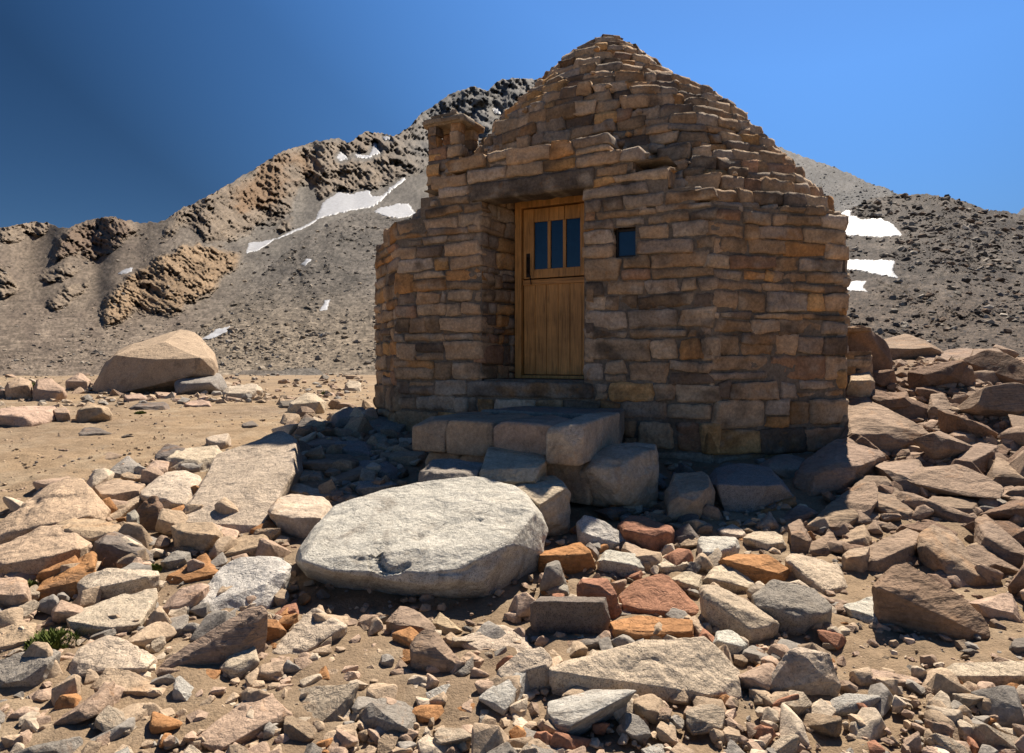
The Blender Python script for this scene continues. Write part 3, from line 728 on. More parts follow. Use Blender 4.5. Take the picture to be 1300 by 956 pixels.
# ---- timber parts, built in the wall's own frame: x along the wall (right is +), y inward
def frame_obj(name, boxes, m, parent, u0, w0, z0, bev=0.006):
    """boxes: (x0,x1,y0,y1,z0,z1) metres from (u0,w0,z0), x growing to the right"""
    bm = bmesh.new()
    for (x0, x1, y0, y1, za, zb) in boxes:
        vs = [bm.verts.new(p) for p in ((x0, y0, za), (x1, y0, za), (x1, y1, za), (x0, y1, za), (x0, y0, zb), (x1, y0, zb), (x1, y1, zb), (x0, y1, zb))]
        for f in ((0, 3, 2, 1), (4, 5, 6, 7), (0, 1, 5, 4), (1, 2, 6, 5), (2, 3, 7, 6), (3, 0, 4, 7)): bm.faces.new([vs[i] for i in f])
    if bev: bmesh.ops.bevel(bm, geom=bm.edges[:], offset=bev, segments=2, affect='EDGES', profile=0.6)
    me = bpy.data.meshes.new(name); bm.to_mesh(me); bm.free(); me.materials.append(m)
    o = bpy.data.objects.new(name, me); C.objects.link(o)
    x, y = W(u0, w0); o.rotation_euler = (0, 0, math.atan2(-TY, -TX))
    o.location = Vector((x, y, z0+EZ)); return o
def under(o, p):
    """parent keeping the place"""
    bpy.context.view_layer.update(); mw = o.matrix_world.copy(); o.parent = p; o.matrix_parent_inverse = p.matrix_world.inverted(); o.matrix_world = mw; return o
DW = 0.93  # opening seen between the posts; leaf origin at the left post
U0 = 2.425; Wd = RW-0.06; ZB = -0.205; DH = 2.085
fr = under(frame_obj('door_frame', [(0.0, 0.085, -0.03, 0.09, 0, DH), (1.0, 1.09, -0.03, 0.09, 0, DH), (0.083, 1.002, -0.028, 0.088, DH-0.085, DH-0.002), (0.083, 1.002, -0.02, 0.08, 0.0, 0.035)], M['wood'], hut, U0, Wd, ZB), hut)
xl, xr = 0.10, 0.985; zt = DH-0.10; zm = 1.165
planks = []
x = xl
nP = 6
for i in range(nP):
    a = xl+(xr-xl)*i/nP; b = xl+(xr-xl)*(i+1)/nP; planks.append((a+0.002, b-0.002, 0.012, 0.05, 0.045, zm-0.01))
up = [(xl, xl+0.135, 0.0, 0.05, zm+0.006, zt), (xr-0.165, xr, 0.0, 0.05, zm+0.006, zt), (xl+0.137, xr-0.167, 0.001, 0.049, zm+0.006, zm+0.108), ]
# boards above the panes
a0, a1 = xl+0.137, xr-0.167
for i in range(3): planks.append((a0+(a1-a0)*i/3+0.002, a0+(a1-a0)*(i+1)/3-0.002, 0.006, 0.048, zt-0.158, zt-0.002))
pz0, pz1 = zm+0.11, zt-0.16
ms = []
for i in (1, 2): ms.append((a0+(a1-a0)*i/3-0.019, a0+(a1-a0)*i/3+0.019, 0.004, 0.046, pz0, pz1))
door = under(frame_obj('door', planks+up+ms, M['wood'], hut, U0, Wd, ZB, 0.005), hut)
rail = under(frame_obj('door_rail', [(xl+0.002, xr-0.002, -0.012, 0.0, zm-0.075, zm-0.012)], M['woodh'], hut, U0, Wd, ZB, 0.003), door)
for i in range(3):
    pa = a0+(a1-a0)*i/3+(0.02 if i else 0.001); pb = a0+(a1-a0)*(i+1)/3-(0.02 if i < 2 else 0.001)
    under(frame_obj('window_pane', [(pa, pb, 0.024, 0.032, pz0, pz1)], M['glass'], hut, U0, Wd, ZB, 0), door)
def tube_obj(name, pts, rad, m, par, u0, w0, z0):
    cu = bpy.data.curves.new(name, 'CURVE'); cu.dimensions = '3D'; sp = cu.splines.new('POLY'); sp.points.add(len(pts)-1)
    for i, p in enumerate(pts): sp.points[i].co = (*p, 1)
    cu.bevel_depth = rad; cu.bevel_resolution = 3; cu.use_fill_caps = True
    o = bpy.data.objects.new(name, cu); C.objects.link(o); bpy.context.view_layer.update()
    me = bpy.data.meshes.new_from_object(o.evaluated_get(bpy.context.evaluated_depsgraph_get())); bpy.data.objects.remove(o)
    me.materials.clear(); me.materials.append(m); o = bpy.data.objects.new(name, me); C.objects.link(o)
    xx, yy = W(u0, w0); o.rotation_euler = (0, 0, math.atan2(-TY, -TX)); o.location = (xx, yy, z0+EZ)
    return under(o, par)
hx = xl+0.065
pl = under(frame_obj('latch_plate', [(hx-0.025, hx+0.025, -0.008, 0.0, zm+0.02, zm+0.30)], M['iron'], hut, U0, Wd, ZB, 0.004), door)
tube_obj('door_handle', [(hx, -0.005, zm+0.25), (hx+0.01, -0.05, zm+0.24), (hx+0.015, -0.062, zm+0.17), (hx+0.01, -0.05, zm+0.09), (hx, -0.005, zm+0.07)], 0.011, M['iron'], door, U0, Wd, ZB)
tube_obj('padlock_chain', [(hx+0.01, -0.03, zm+0.10), (hx+0.045, -0.04, zm+0.03), (hx+0.05, -0.03, zm-0.07)], 0.006, M['iron'], door, U0, Wd, ZB)
for zz in (0.3, 1.75):
    under(frame_obj('hinge', [(xr-0.03, xr+0.02, -0.010, 0.0, zz-0.04, zz+0.04)], M['iron'], hut, U0, Wd, ZB, 0.003), door)
# little window right of the door
wf = under(frame_obj('window', [(-0.115, -0.09, 0, 0.05, -0.149, 0.149), (0.09, 0.115, 0, 0.05, -0.149, 0.149), (-0.09, 0.09, 0.001, 0.049, 0.122, 0.149), (-0.09, 0.09, 0.001, 0.049, -0.149, -0.122)], M['iron'], hut, 0.87, 0.10, 1.184, 0.004), hut)
under(frame_obj('window_pane', [(-0.09, 0.09, 0.02, 0.028, -0.122, 0.122)], M['glass'], hut, 0.87, 0.10, 1.184, 0), wf)
rev = Stones(); rev.seed = 9200
slab(rev, 0.75, 0.99, 0.17, 0.2, 1.02, 1.35, (0.02, 0.018, 0.015)); 
for u in (0.742, 0.998): slab(rev, u-0.006, u+0.006, 0.03, 0.2, 1.03, 1.34, MORT)
for zz in (1.028, 1.34): slab(rev, 0.75, 0.99, 0.03, 0.2, zz-0.006, zz+0.006, MORT)
rev.build('window_reveal', M['wall'], wf)

# ---- chimney: a square shaft, four corner posts, a capstone
Ch = Stones(); Ch.seed = 9300
cxp, cyp, cs = -0.78, 9.12, 0.50
fr_c = [((TX, TY), (NX, NY)), ((-NX, -NY), (-TX, -TY)), ((-TX, -TY), (-NX, -NY)), ((NX, NY), (TX, TY))]
for t, n in fr_c:
    p = (cxp+n[0]*cs/2-t[0]*cs/2, cyp+n[1]*cs/2-t[1]*cs/2)
    wall_run(Ch, p, t, n, cs, 1.5, 2.80, cell=0.028, dep=0.2, big=0.8, ext=(0.01, 0.01))
    for e in (0.075, cs-0.075):
        for zz, hh in ((2.88, 0.16), (3.02, 0.14)):
            Ch.stone((p[0]+t[0]*e, p[1]+t[1]*e, zz), t, n, 0.145, hh, 0.14, pick(rw), 0.025, 0.8)
def cslab(S, h, z0, z1, col):
    V = []
    for zz in (z0, z1):
        for a, b in ((-1, -1), (1, -1), (1, 1), (-1, 1)): V.append((cxp+TX*a*h+NX*b*h, cyp+TY*a*h+NY*b*h, zz+EZ))
    S.add(np.array(V), [[0, 1, 2, 3], [4, 5, 6, 7], [0, 1, 5, 4], [1, 2, 6, 5], [2, 3, 7, 6], [3, 0, 4, 7]], col)
cslab(Ch, cs/2-0.03, 1.5, 2.78, MORT)
chim = Ch.build('chimney', M['wall'], hut)

# capstone of the chimney, sloping to the right, with one loose rock on top
Cp = Stones(); Cp.seed = 9400
def capst(ox, z, w_, h_, tl):
    for t, n in fr_c:
        Cp.stone((cxp+ox+n[0]*w_*0.5, cyp+n[1]*w_*0.5, z), t, n, w_, h_, w_*0.5, (0.31, 0.235, 0.16), 0.025, 1.3, 0.0, 1.2)
capst(0.0, 3.12, 0.60, 0.07, 0); capst(-0.02, 3.18, 0.42, 0.07, 0); capst(-0.03, 3.23, 0.26, 0.05, 0)
V0, F0 = PRO[3]; Cp.add(V0*0.17+np.array([cxp-0.02, cyp-0.05, 3.30+EZ]), F0, (0.4, 0.33, 0.26))
Cp.build('chimney_cap', M['wall'], chim)
# ------------------------------------------------------------------ rocks
def rock_mesh(name, pts, cell, seed, amp=1.0, mat=None, bev=0.018, cuts=5, smo=0.25):
    """a weathered block: the hull of its corner points, chipped, rounded and roughened"""
    bm = bmesh.new()
    for p in pts: bm.verts.new(p)
    bmesh.ops.remove_doubles(bm, verts=bm.verts[:], dist=1e-4)
    bmesh.ops.convex_hull(bm, input=bm.verts[:])
    bmesh.ops.delete(bm, geom=[v for v in bm.verts if not v.link_faces], context='VERTS')
    bmesh.ops.dissolve_limit(bm, angle_limit=math.radians(9), verts=bm.verts[:], edges=bm.edges[:])
    co = np.array([v.co[:] for v in bm.verts]); ext = co.max(0)-co.min(0); size = float(np.sort(ext)[1]); big = float(ext.max())
    rr_ = random.Random(seed*17+1); cen = Vector(((co.max(0)+co.min(0))/2).tolist())
    for q_ in range(cuts):
        n_ = Vector((rr_.gauss(0, 1), rr_.gauss(0, 1), rr_.gauss(0.2, 0.8))).normalized()
        far = max((v.co-cen).dot(n_) for v in bm.verts)
        res = bmesh.ops.bisect_plane(bm, geom=bm.verts[:]+bm.edges[:]+bm.faces[:], dist=1e-5, plane_co=cen+n_*(far-size*rr_.uniform(0.03, 0.10)), plane_no=n_, clear_outer=True)
        ed = [e for e in res['geom_cut'] if isinstance(e, bmesh.types.BMEdge)]
        if len(ed) >= 3: bmesh.ops.contextual_create(bm, geom=ed)
    bmesh.ops.bevel(bm, geom=bm.edges[:], offset=size*bev, segments=1, affect='EDGES', clamp_overlap=True)
    bmesh.ops.triangulate(bm, faces=bm.faces[:])
    cell = max(cell, big/(70 if cuts > 2 else 150))
    for _ in range(7):
        es = [e for e in bm.edges if e.calc_length() > cell*1.35]
        if not es: break
        bmesh.ops.subdivide_edges(bm, edges=es, cuts=1, use_grid_fill=False)
        bmesh.ops.triangulate(bm, faces=[f for f in bm.faces if len(f.verts) > 3])
        if len(bm.faces) > (26000 if cuts > 2 else 70000): break
    bmesh.ops.smooth_vert(bm, verts=bm.verts[:], factor=smo, use_axis_x=True, use_axis_y=True, use_axis_z=True)
    bm.normal_update(); bm.verts.index_update()
    V = np.array([v.co[:] for v in bm.verts]); Nn = np.array([v.normal[:] for v in bm.verts])
    o = seed*3.1; s = 1/max(size, 0.05)
    x, y, z = V[:, 0], V[:, 1], V[:, 2]
    d = 0.026*size*fbm(x*s*1.6+o, y*s*1.6, z*s*1.6, 4, 91)
    d += 0.016*size*ridged(x*s*2.2+o, y*s*2.2+o, z*s*3.5, 3, 92)
    # broken ledges: quantised steps along a tilted bedding direction
    bed = (z*0.9+x*0.3*math.sin(o)+y*0.3*math.cos(o))*s*4.0+0.8*fbm(x*s*2+o, y*s*2, z*s*2, 2, 93)
    fr_ = bed-np.floor(bed); d += 0.018*size*(sstep(0.0, 0.25, fr_)-sstep(0.75, 1.0, fr_))*sstep(-0.1, 0.3, fbm(x*s+o, y*s, z*s, 2, 94))
    # chips knocked out of the edges
    ch = fbm(x*s*3.2+o, y*s*3.2, z*s*3.2-o, 3, 95); d -= 0.016*size*sstep(0.2, 0.5, ch)
    d += 0.012*size*np.abs(fbm(x*s*6+o, y*s*6, z*s*6, 3, 97))
    d += 0.004*fbm(x*26, y*26, z*26+o, 3, 96)
    V = V+Nn*(d*amp)[:, None]
    for v, c in zip(bm.verts, V): v.co = c
    me = bpy.data.meshes.new(name); bm.to_mesh(me); bm.free()
    me.polygons.foreach_set('use_smooth', [True]*len(me.polygons)); mark_sharp(me, 42)
    me.materials.append(mat or M['rock']); return me
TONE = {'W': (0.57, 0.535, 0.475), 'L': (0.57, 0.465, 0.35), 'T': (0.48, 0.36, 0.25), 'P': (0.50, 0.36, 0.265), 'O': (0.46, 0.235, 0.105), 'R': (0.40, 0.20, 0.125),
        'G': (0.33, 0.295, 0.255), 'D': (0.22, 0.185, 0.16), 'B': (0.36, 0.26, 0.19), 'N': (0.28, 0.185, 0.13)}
MATK = {'W': 'granite', 'L': 'granite', 'T': 'rock', 'P': 'rock', 'O': 'layer', 'R': 'rock', 'G': 'granite', 'D': 'layer', 'B': 'layer', 'N': 'layer'}
OUTL = []
def rock(label, tone, out, ridge=None, q=0.72, d=None, fr=0.42, thick=1.0, name='rock', cat='rock', group=None, deep=1.0, amp=1.0, mat=None, low=None, k=1.0, bev=0.018, cuts=5, smo=0.25, under=0.12, grow=1.06):
    gx = sum(p[0] for p in out)/len(out); gy = sum(p[1] for p in out)/len(out)
    if ridge is not None: ridge = [(gx+(p[0]-gx)*grow, gy+(p[1]-gy)*grow)+tuple(p[2:]) for p in ridge]
    out = [(gx+(p[0]-gx)*grow, gy+(p[1]-gy)*grow) for p in out]
    xs = [p[0] for p in out]; ys = [p[1] for p in out]; x0, x1, y0, y1 = min(xs), max(xs), min(ys), max(ys)
    cx_ = sum(p[0] for p in out if p[1] > y1-(y1-y0)*0.25)/max(1, len([1 for p in out if p[1] > y1-(y1-y0)*0.25]))
    df = d if d else ground_hit(cx_, y1-2)
    wm = (x1-x0)/F*df; hm = (y1-y0)/F*df
    if ridge is None:
        yr = y1-(y1-y0)*fr; ridge = []
        for t in (0.16, 0.5, 0.84):
            xx = x0+(x1-x0)*t
            # lower and upper outline at this column
            yy = []
            for i in range(len(out)):
                a, b = out[i], out[(i+1) % len(out)]
                if (a[0] <= xx < b[0]) or (b[0] <= xx < a[0]): yy.append(a[1]+(b[1]-a[1])*(xx-a[0])/(b[0]-a[0]))
            if len(yy) >= 2: ridge.append((xx, max(yy)-(max(yy)-min(yy))*fr))
    yr = sum(p[1] for p in ridge)/len(ridge)
    flat = df*(yr-HY)/max(8.0, (y0-HY)) if y0 > HY+8 else df*2.2
    db = df+min(q*max(0.0, flat-df), 1.4*deep*max(wm, hm)); db = max(db, df+0.28*max(min(wm, 2*hm), 0.08)*deep)
    pts = []
    for (px, py) in out:
        s = (y1-py)/max(1.0, y1-y0); dd = df+(db-df)*s
        if py > yr: dd += under*hm*(py-yr)/max(1.0, y1-yr)
        pts.append(P(px, py, dd))
        if s > 0.3:
            p = P(px, py, dd); g = float(G(p[0], p[1]))+EZ-0.04; lo = max(g, p[2]-max(thick*0.8*max(wm, hm), 0.05))
            p2 = p.copy(); p2[2] = min(p[2]-0.02, lo); mid = P((x0+x1)/2, py, dd); p2[0] = mid[0]+(p[0]-mid[0])*0.93; pts.append(p2)
    for rp in ridge:
        px, py = rp[:2]; s = rp[2] if len(rp) > 2 else 0.07+0.8*(max(p[1] for p in ridge)-py)/max(1.0, y1-y0)
        pts.append(P(px, py, df+(db-df)*s))
    for (px, py) in out:
        if (y1-py) < (y1-y0)*0.35:
            p = P(px, py, df+(db-df)*(y1-py)/max(1.0, y1-y0)); g = float(G(p[0], p[1]))+EZ
            if p[2] > g: pts.append(np.array([CXc(p, x0, x1, df), p[1]+0.12*(db-df), max(g-0.03, p[2]-0.25*hm*thick)]))
    pts = np.array(pts); org = np.array([pts[:, 0].mean(), pts[:, 1].mean(), pts[:, 2].min()])
    me = rock_mesh(name, pts-org, 2.6/F*df*k, len(OUTL)+1, amp, M[mat] if mat else M[MATK[tone]], bev, cuts, smo)
    o = bpy.data.objects.new(name, me); C.objects.link(o); o.location = org
    r = random.Random(len(OUTL)*7+3); kk = r.uniform(0.92, 1.08); c = TONE[tone]
    o.color = (c[0]*kk, c[1]*kk*r.uniform(0.98, 1.02), c[2]*kk*r.uniform(0.95, 1.04), 1)
    tag(o, label, cat, group); OUTL.append(out); return o
def CXc(p, x0, x1, df):
    m_ = ((x0+x1)/2-CX)/F*p[1]; return m_+(p[0]-m_)*0.9

def carve(o):
    """the crescent chip and the long cracks of the big boulder"""
    me = o.data; n = len(me.vertices); V = np.zeros(n*3); me.vertices.foreach_get('co', V); V = V.reshape(-1, 3); Nn = np.zeros(n*3); me.vertices.foreach_get('normal', Nn); Nn = Nn.reshape(-1, 3)
    Wd = V+np.array(o.location); px = CX+Wd[:, 0]/Wd[:, 1]*F; py = HY-(Wd[:, 2]-EZ)/Wd[:, 1]*F
    front = (Nn[:, 1] < 0.45)
    def seg(pts):
        d = np.full(n, 1e9)
        for a, b in zip(pts[:-1], pts[1:]):
            a = np.array(a, float); b = np.array(b, float); ab = b-a; t = np.clip(((px-a[0])*ab[0]+(py-a[1])*ab[1])/(ab@ab), 0, 1)
            d = np.minimum(d, np.hypot(px-a[0]-t*ab[0], py-a[1]-t*ab[1]))
        return d
    dep = np.zeros(n)
    for pts, w_, h_ in (([(479, 696), (481, 706), (489, 722), (503, 724), (518, 717)], 2.6, 0.028), ([(483, 697), (492, 692), (500, 688)], 1.8, 0.014),
                        ([(525, 684), (548, 676), (575, 664), (610, 660)], 2.0, 0.018), ([(540, 694), (560, 686), (582, 670)], 2.4, 0.014), ([(450, 709), (463, 711)], 2.0, 0.012),
                        ([(640, 668), (652, 660), (662, 648)], 1.8, 0.012), ([(560, 728), (590, 726), (604, 716)], 2.2, 0.012)):
        dep += h_*np.clip(1-seg(pts)/(w_*1.6), 0, 1)**0.7
    chip = inpoly(px, py, [(466, 708), (478, 697), (484, 712), (498, 723), (514, 720), (508, 728), (486, 731), (470, 724)])
    dep += 0.022*chip
    V = V-Nn*(dep*front)[:, None]; me.vertices.foreach_set('co', V.ravel()); me.update()
B_ = dict(name='boulder', cat='boulder'); SL_ = dict(name='stone_slab', cat='slab')
# ---- big boulder in the middle foreground
big = rock('huge pale grey granite boulder, largest in the middle foreground, with a crescent shaped chip', 'W',
     [(378,712),(384,694),(400,670),(428,643),(480,624),(540,612),(600,607),(648,611),(667,627),(685,654),(691,672),(686,700),(672,730),(632,758),(570,775),(500,778),(432,766),(396,745)],
     ridge=[(388,712,.12),(425,724,.06),(467,735,.05),(535,741,.04),(605,727,.05),(645,690,.22),(676,652,.5),(480,660,.52),(570,650,.56),(630,650,.55)], q=0.50, amp=0.7, bev=0.05, cuts=2, smo=0.6, k=0.5, under=0.75, grow=1.02, **B_)
carve(big)
rock('large pale wedge of a boulder resting tilted on the sandy flat, left background', 'T', [(119,491),(122,478),(134,461),(152,447),(178,434),(208,428),(228,421),(244,424),(257,435),(268,451),(271,468),(262,474),(228,478),(178,487),(125,496)],
     ridge=[(150,452),(208,436),(240,448),(266,462)], d=13.2, mat='granite', under=0.5, fr=0.8, q=0.48, amp=0.5, **B_)
rock('low grey block propping the right end of the tilted boulder on the flat', 'G', [(225,486),(229,477),(267,473),(287,477),(284,491),(228,497)], d=13.0, thick=.6)
# ---- cluster on the left edge of the flat
rock('cracked pinkish block at the far left of the flat, above the long low slab', 'P', [(8,492),(10,485),(25,480),(38,485),(40,504),(10,508)], fr=.7)
rock('blocky pink stone in the left cluster, right of the cracked pinkish block', 'P', [(43,497),(48,482),(63,481),(81,493),(83,501),(66,511),(43,511)], fr=.65)
rock('leaning pink rock against the left foot of the tilted boulder', 'P', [(85,485),(101,473),(114,484),(112,497),(90,493)], fr=.7)
rock('small pale wedge below the leaning pink rock of the left cluster', 'P', [(89,501),(101,491),(109,497),(97,502)])
rock('long low cracked slab on the left edge of the sandy flat', 'P', [(-12,525),(0,520),(28,521),(68,517),(77,527),(52,541),(30,545),(-8,538)], fr=.6, **SL_)
rock('square pinkish stone tucked at the right end of the long low cracked slab', 'P', [(68,520),(86,517),(90,531),(73,538)], fr=.6)
rock('triangular rock with a flat grey face, standing on the flat below the tilted boulder', 'T', [(97,530),(99,521),(112,511),(137,518),(141,527),(102,539)], fr=.8)
rock('dark rounded stone with a pale tail, alone on the sand below the triangular rock', 'D', [(99,550),(109,543),(125,544),(141,551),(119,557),(101,557)])
rock('long dark low stone with grass at its foot, below the tilted boulder', 'D', [(165,518),(178,511),(210,511),(219,517),(208,524),(168,523)], fr=.6)
rock('pale flat stone just under the shadow of the tilted boulder', 'P', [(157,502),(178,500),(188,506),(163,512)])
rock('dark stone with pale top directly under the middle of the tilted boulder', 'P', [(198,498),(223,499),(221,507),(203,506)])
rock('pink stone with dark side on the flat, right of the long dark low stone', 'P', [(233,511),(264,507),(269,519),(254,520),(236,517)])
rock('low pale outcrop stone on the far edge of the sand, right of the propping block', 'L', [(284,498),(292,491),(326,488),(331,496),(315,508),(287,505)])
rock('small dark stone alone in the middle of the sandy flat', 'D', [(307,539),(320,534),(328,541),(312,546)])
rock('pale angular block with orange right side, on the sand left of the hut shadow', 'L', [(367,522),(369,512),(390,499),(398,500),(412,511),(410,521),(396,528),(372,526)], fr=.7)
rock('brown stone at the back left of the pale angular block by the hut shadow', 'D', [(354,518),(356,510),(374,508),(372,521)])
rock('white block on the far edge of the sand close to the left hut wall', 'L', [(437,490),(443,483),(458,485),(458,499),(441,499)])
# ---- left foreground
rock('big rounded pink granite boulder at the left edge of the foreground', 'P', [(-14,690),(0,668),(17,653),(56,622),(86,606),(107,609),(124,622),(138,642),(128,660),(86,664),(56,676),(28,688),(0,696)], ridge=[(20,675),(58,650),(110,655)], q=.5, mat='granite', **B_)
rock('broad low grey mass below the big rounded pink boulder at the left edge', 'P', [(-14,700),(0,696),(51,672),(93,671),(114,690),(94,720),(42,742),(25,734),(-10,731)], mat='granite', **B_)
rock('tan slab with a brown underside, between the pink boulder and the upright pointed rock', 'T', [(69,668),(93,659),(121,660),(155,667),(140,686),(106,706),(93,686)])
rock('rounded stone with a cream top at the upper right of the pink boulder', 'T', [(121,618),(150,609),(181,616),(176,634),(141,646),(127,635)])
rock('large cream faceted block behind the upright pointed rock', 'L', [(180,624),(195,616),(215,600),(249,600),(257,614),(240,643),(220,650),(181,636)], ridge=[(183,630),(225,634),(236,618)], **B_)
rock('thin slanted stone just left of the large cream faceted block', 'T', [(133,657),(161,637),(181,627),(179,638),(148,661)])
rock('narrow grey splinter directly left of the upright pointed rock', 'G', [(161,652),(171,646),(176,656),(170,686),(164,674)], fr=.6)
rock('upright pointed rock with an orange stained tip and dark cavities', 'N', [(174,672),(176,651),(184,640),(197,631),(203,640),(218,668),(227,694),(220,701),(198,708),(177,692)], ridge=[(183,668),(199,645),(214,690)], q=.2, fr=.8, d=4.75)
rock('wedge shaped tan stone directly right of the upright pointed rock', 'T', [(219,668),(232,664),(268,665),(280,678),(283,686),(254,704),(224,690)], fr=.6)
rock('very large flat tilted pale slab with a crack, left of the hut steps', 'L', [(230,661),(251,627),(262,608),(279,580),(350,552),(364,553),(381,564),(384,580),(367,616),(348,638),(335,675),(296,682),(277,666)], ridge=[(236,660),(283,657),(331,665),(352,626),(378,585)], q=0.85, amp=.5, deep=1.5, mat='granite', thick=.5, **SL_)
rock('flat topped tan rock at the bottom end of the very large tilted slab', 'T', [(268,694),(300,684),(332,677),(341,689),(342,701),(310,713),(274,717)])
rock('dark knobbly rock with a reddish top, left of the foot of the upright pointed rock', 'D', [(119,704),(121,688),(141,672),(167,681),(170,690),(193,704),(190,721),(169,725),(136,720)], fr=.65)
rock('small grey stone between the dark knobbly rock and the orange flat rock', 'G', [(205,713),(220,700),(243,702),(241,711),(215,722)])
rock('flat bright orange brown rock left of the pale slab tip in the left foreground', 'O', [(211,733),(234,719),(260,704),(279,730),(271,734),(226,748)], fr=.3, q=.7)
rock('wedge with an orange red top at the left, darkest side facing the viewer', 'O', [(41,758),(56,738),(93,719),(114,700),(120,706),(119,728),(94,757),(51,765)], ridge=[(48,750),(95,738),(117,722)])
rock('long cream slab right of the orange red topped wedge', 'L', [(100,739),(113,730),(136,722),(198,725),(200,731),(153,752),(105,766)])
rock('small cream stone at the tip of the long cream slab', 'L', [(172,745),(198,736),(211,738),(203,749)])
rock('pale pitted rock on the left frame edge below the broad grey mass', 'P', [(-10,734),(0,732),(17,730),(32,738),(39,765),(17,783),(-10,773)], fr=.5)
rock('large flat topped cream slab below the long cream slab, with a pinkish front', 'L', [(87,785),(96,775),(152,757),(195,749),(196,761),(176,795),(169,804),(96,811)], ridge=[(90,788),(134,795),(171,797)], q=.75, **SL_)
rock('pinkish low stone left of the white shouldered slab', 'P', [(208,770),(226,748),(254,741),(264,744),(238,781),(209,785)])
rock('big white slab with a raised shoulder, left of the huge pale boulder', 'W', [(234,776),(254,753),(282,722),(300,712),(318,709),(352,711),(365,721),(361,736),(334,773),(300,779),(262,784)], ridge=[(240,777),(268,758),(310,758),(352,735)], q=.6, mat='granite', **B_)
rock('grey flat stone half sunk in grit below the pinkish low stone', 'G', [(183,803),(195,789),(238,781),(234,802),(214,813)], fr=.3)
rock('long ribbed brown rock running diagonally below the big white slab', 'B', [(192,855),(234,823),(268,806),(311,776),(331,771),(336,781),(305,816),(260,839),(207,858)], ridge=[(200,853),(255,830),(320,788)], q=.4)
rock('small block with an orange front and pale top, right of the ribbed brown rock', 'O', [(312,797),(321,786),(350,787),(362,801),(353,818),(316,815)], fr=.75)
rock('flat pale rock at the left frame edge above the green clump', 'T', [(-12,802),(25,788),(45,792),(42,810),(17,827),(-12,832)], fr=.25)
rock('large cream rock with a steep left side near the lower left corner', 'L', [(88,855),(93,834),(102,825),(141,808),(167,815),(196,834),(184,855),(150,868),(93,868)], ridge=[(108,850),(150,850),(182,848)], q=.6, **B_)
rock('wide grey slab in the lower left corner below the green clump', 'G', [(-14,842),(23,829),(65,826),(74,829),(50,858),(42,872),(-14,880)], fr=.25, q=.7, **SL_)
rock('grey pinkish stone in front of the large cream rock near the lower left corner', 'T', [(116,872),(136,849),(165,852),(196,868),(198,890),(122,892)], fr=.45)
rock('whitish crumbly stone right of the lower end of the ribbed brown rock', 'L', [(280,847),(297,829),(322,815),(327,840),(300,864)], fr=.35)
rock('flat orange tinted stone left of the whitish crumbly stone', 'O', [(220,864),(254,850),(280,851),(272,869),(225,873)], fr=.3)
rock('smooth pale slab half shaded by the huge boulder, left of the big tan block', 'L', [(343,838),(358,814),(397,774),(437,796),(412,806),(384,823),(365,841)], ridge=[(346,838),(382,818),(432,798)], q=.8, **SL_)
rock('large tan block with a flat sunlit top below the huge pale boulder', 'T', [(381,818),(431,801),(478,791),(507,794),(514,809),(509,841),(491,862),(444,857),(390,847)], ridge=[(384,824),(430,828),(479,834),(494,852)], q=.6, d=3.25, **B_)
rock('small red brown stone in the shade at the left foot of the huge boulder', 'R', [(347,781),(376,761),(379,784),(356,789)], fr=.5)
rock('tan stone with a dark right side under the belly of the huge boulder', 'B', [(491,789),(509,772),(528,774),(552,796),(531,814),(509,807)])
rock('small light brown wedge under the belly of the huge boulder', 'T', [(549,792),(559,777),(586,801),(565,807)])
rock('dome shaped brown rock below the huge boulder, right of the large tan block', 'B', [(520,823),(528,809),(543,799),(552,801),(583,840),(578,852),(551,861),(522,850)], ridge=[(526,828),(552,822),(574,842)], q=.5)
rock('small rough stone right of the dome shaped brown rock', 'T', [(563,810),(572,803),(585,812),(578,826)])
rock('thin white slab lying left of the dark grey block', 'L', [(583,812),(616,799),(640,792),(664,803),(672,824),(640,843),(601,828)], ridge=[(587,815),(622,832),(642,838),(668,824)], q=.85, thick=.5, **SL_)
rock('small pink stone between the dome shaped brown rock and the thin white slab', 'P', [(581,841),(595,826),(614,838),(599,852)])
rock('small rounded pale stone near the lower edge, left of the large tan block', 'T', [(325,854),(334,843),(360,839),(359,857),(345,868)], fr=.4)
rock('low tan stone in front of the large tan block', 'T', [(389,860),(405,850),(429,850),(424,868),(394,868)])
rock('dark grey rough rectangular block standing in the central rubble', 'D', [(676,768),(688,759),(766,760),(771,787),(767,801),(712,809),(681,804),(676,788)], ridge=[(682,765),(725,764),(762,766)], q=.5, fr=.9, mat='granite')
rock('orange brown cuboid block with a cream top, right of the huge pale boulder', 'O', [(685,702),(736,690),(747,698),(755,721),(728,732),(686,723)], ridge=[(688,706),(720,708),(748,703)], q=.6, fr=.7)
rock('tall white rounded rock with wavy grooves, above the orange brown cuboid', 'W', [(733,663),(743,652),(757,656),(795,683),(789,693),(762,702),(736,684)], ridge=[(740,676),(762,690),(784,689)], q=.3)
rock('reddish brown block with a dark left end at the edge of the hut shadow', 'R', [(786,668),(799,656),(822,658),(852,666),(856,675),(848,697),(828,705),(791,679)], ridge=[(793,672),(829,681),(851,674)], q=.7)
rock('speckled white and grey rock right of the orange brown cuboid', 'W', [(759,713),(770,700),(804,704),(817,717),(808,735),(767,724)], fr=.6)
rock('tan stone between the speckled rock and the reddish brown block', 'T', [(790,698),(795,687),(828,704),(832,728),(814,728)], fr=.45)
rock('slim dark stone wedged between the orange brown cuboid and the speckled rock', 'D', [(744,694),(750,688),(760,701),(758,715),(749,707)], fr=.6)
rock('smooth cream cobble right of the tan stone near the reddish brown block', 'L', [(831,714),(851,701),(872,703),(878,719),(856,732),(833,726)], fr=.4)
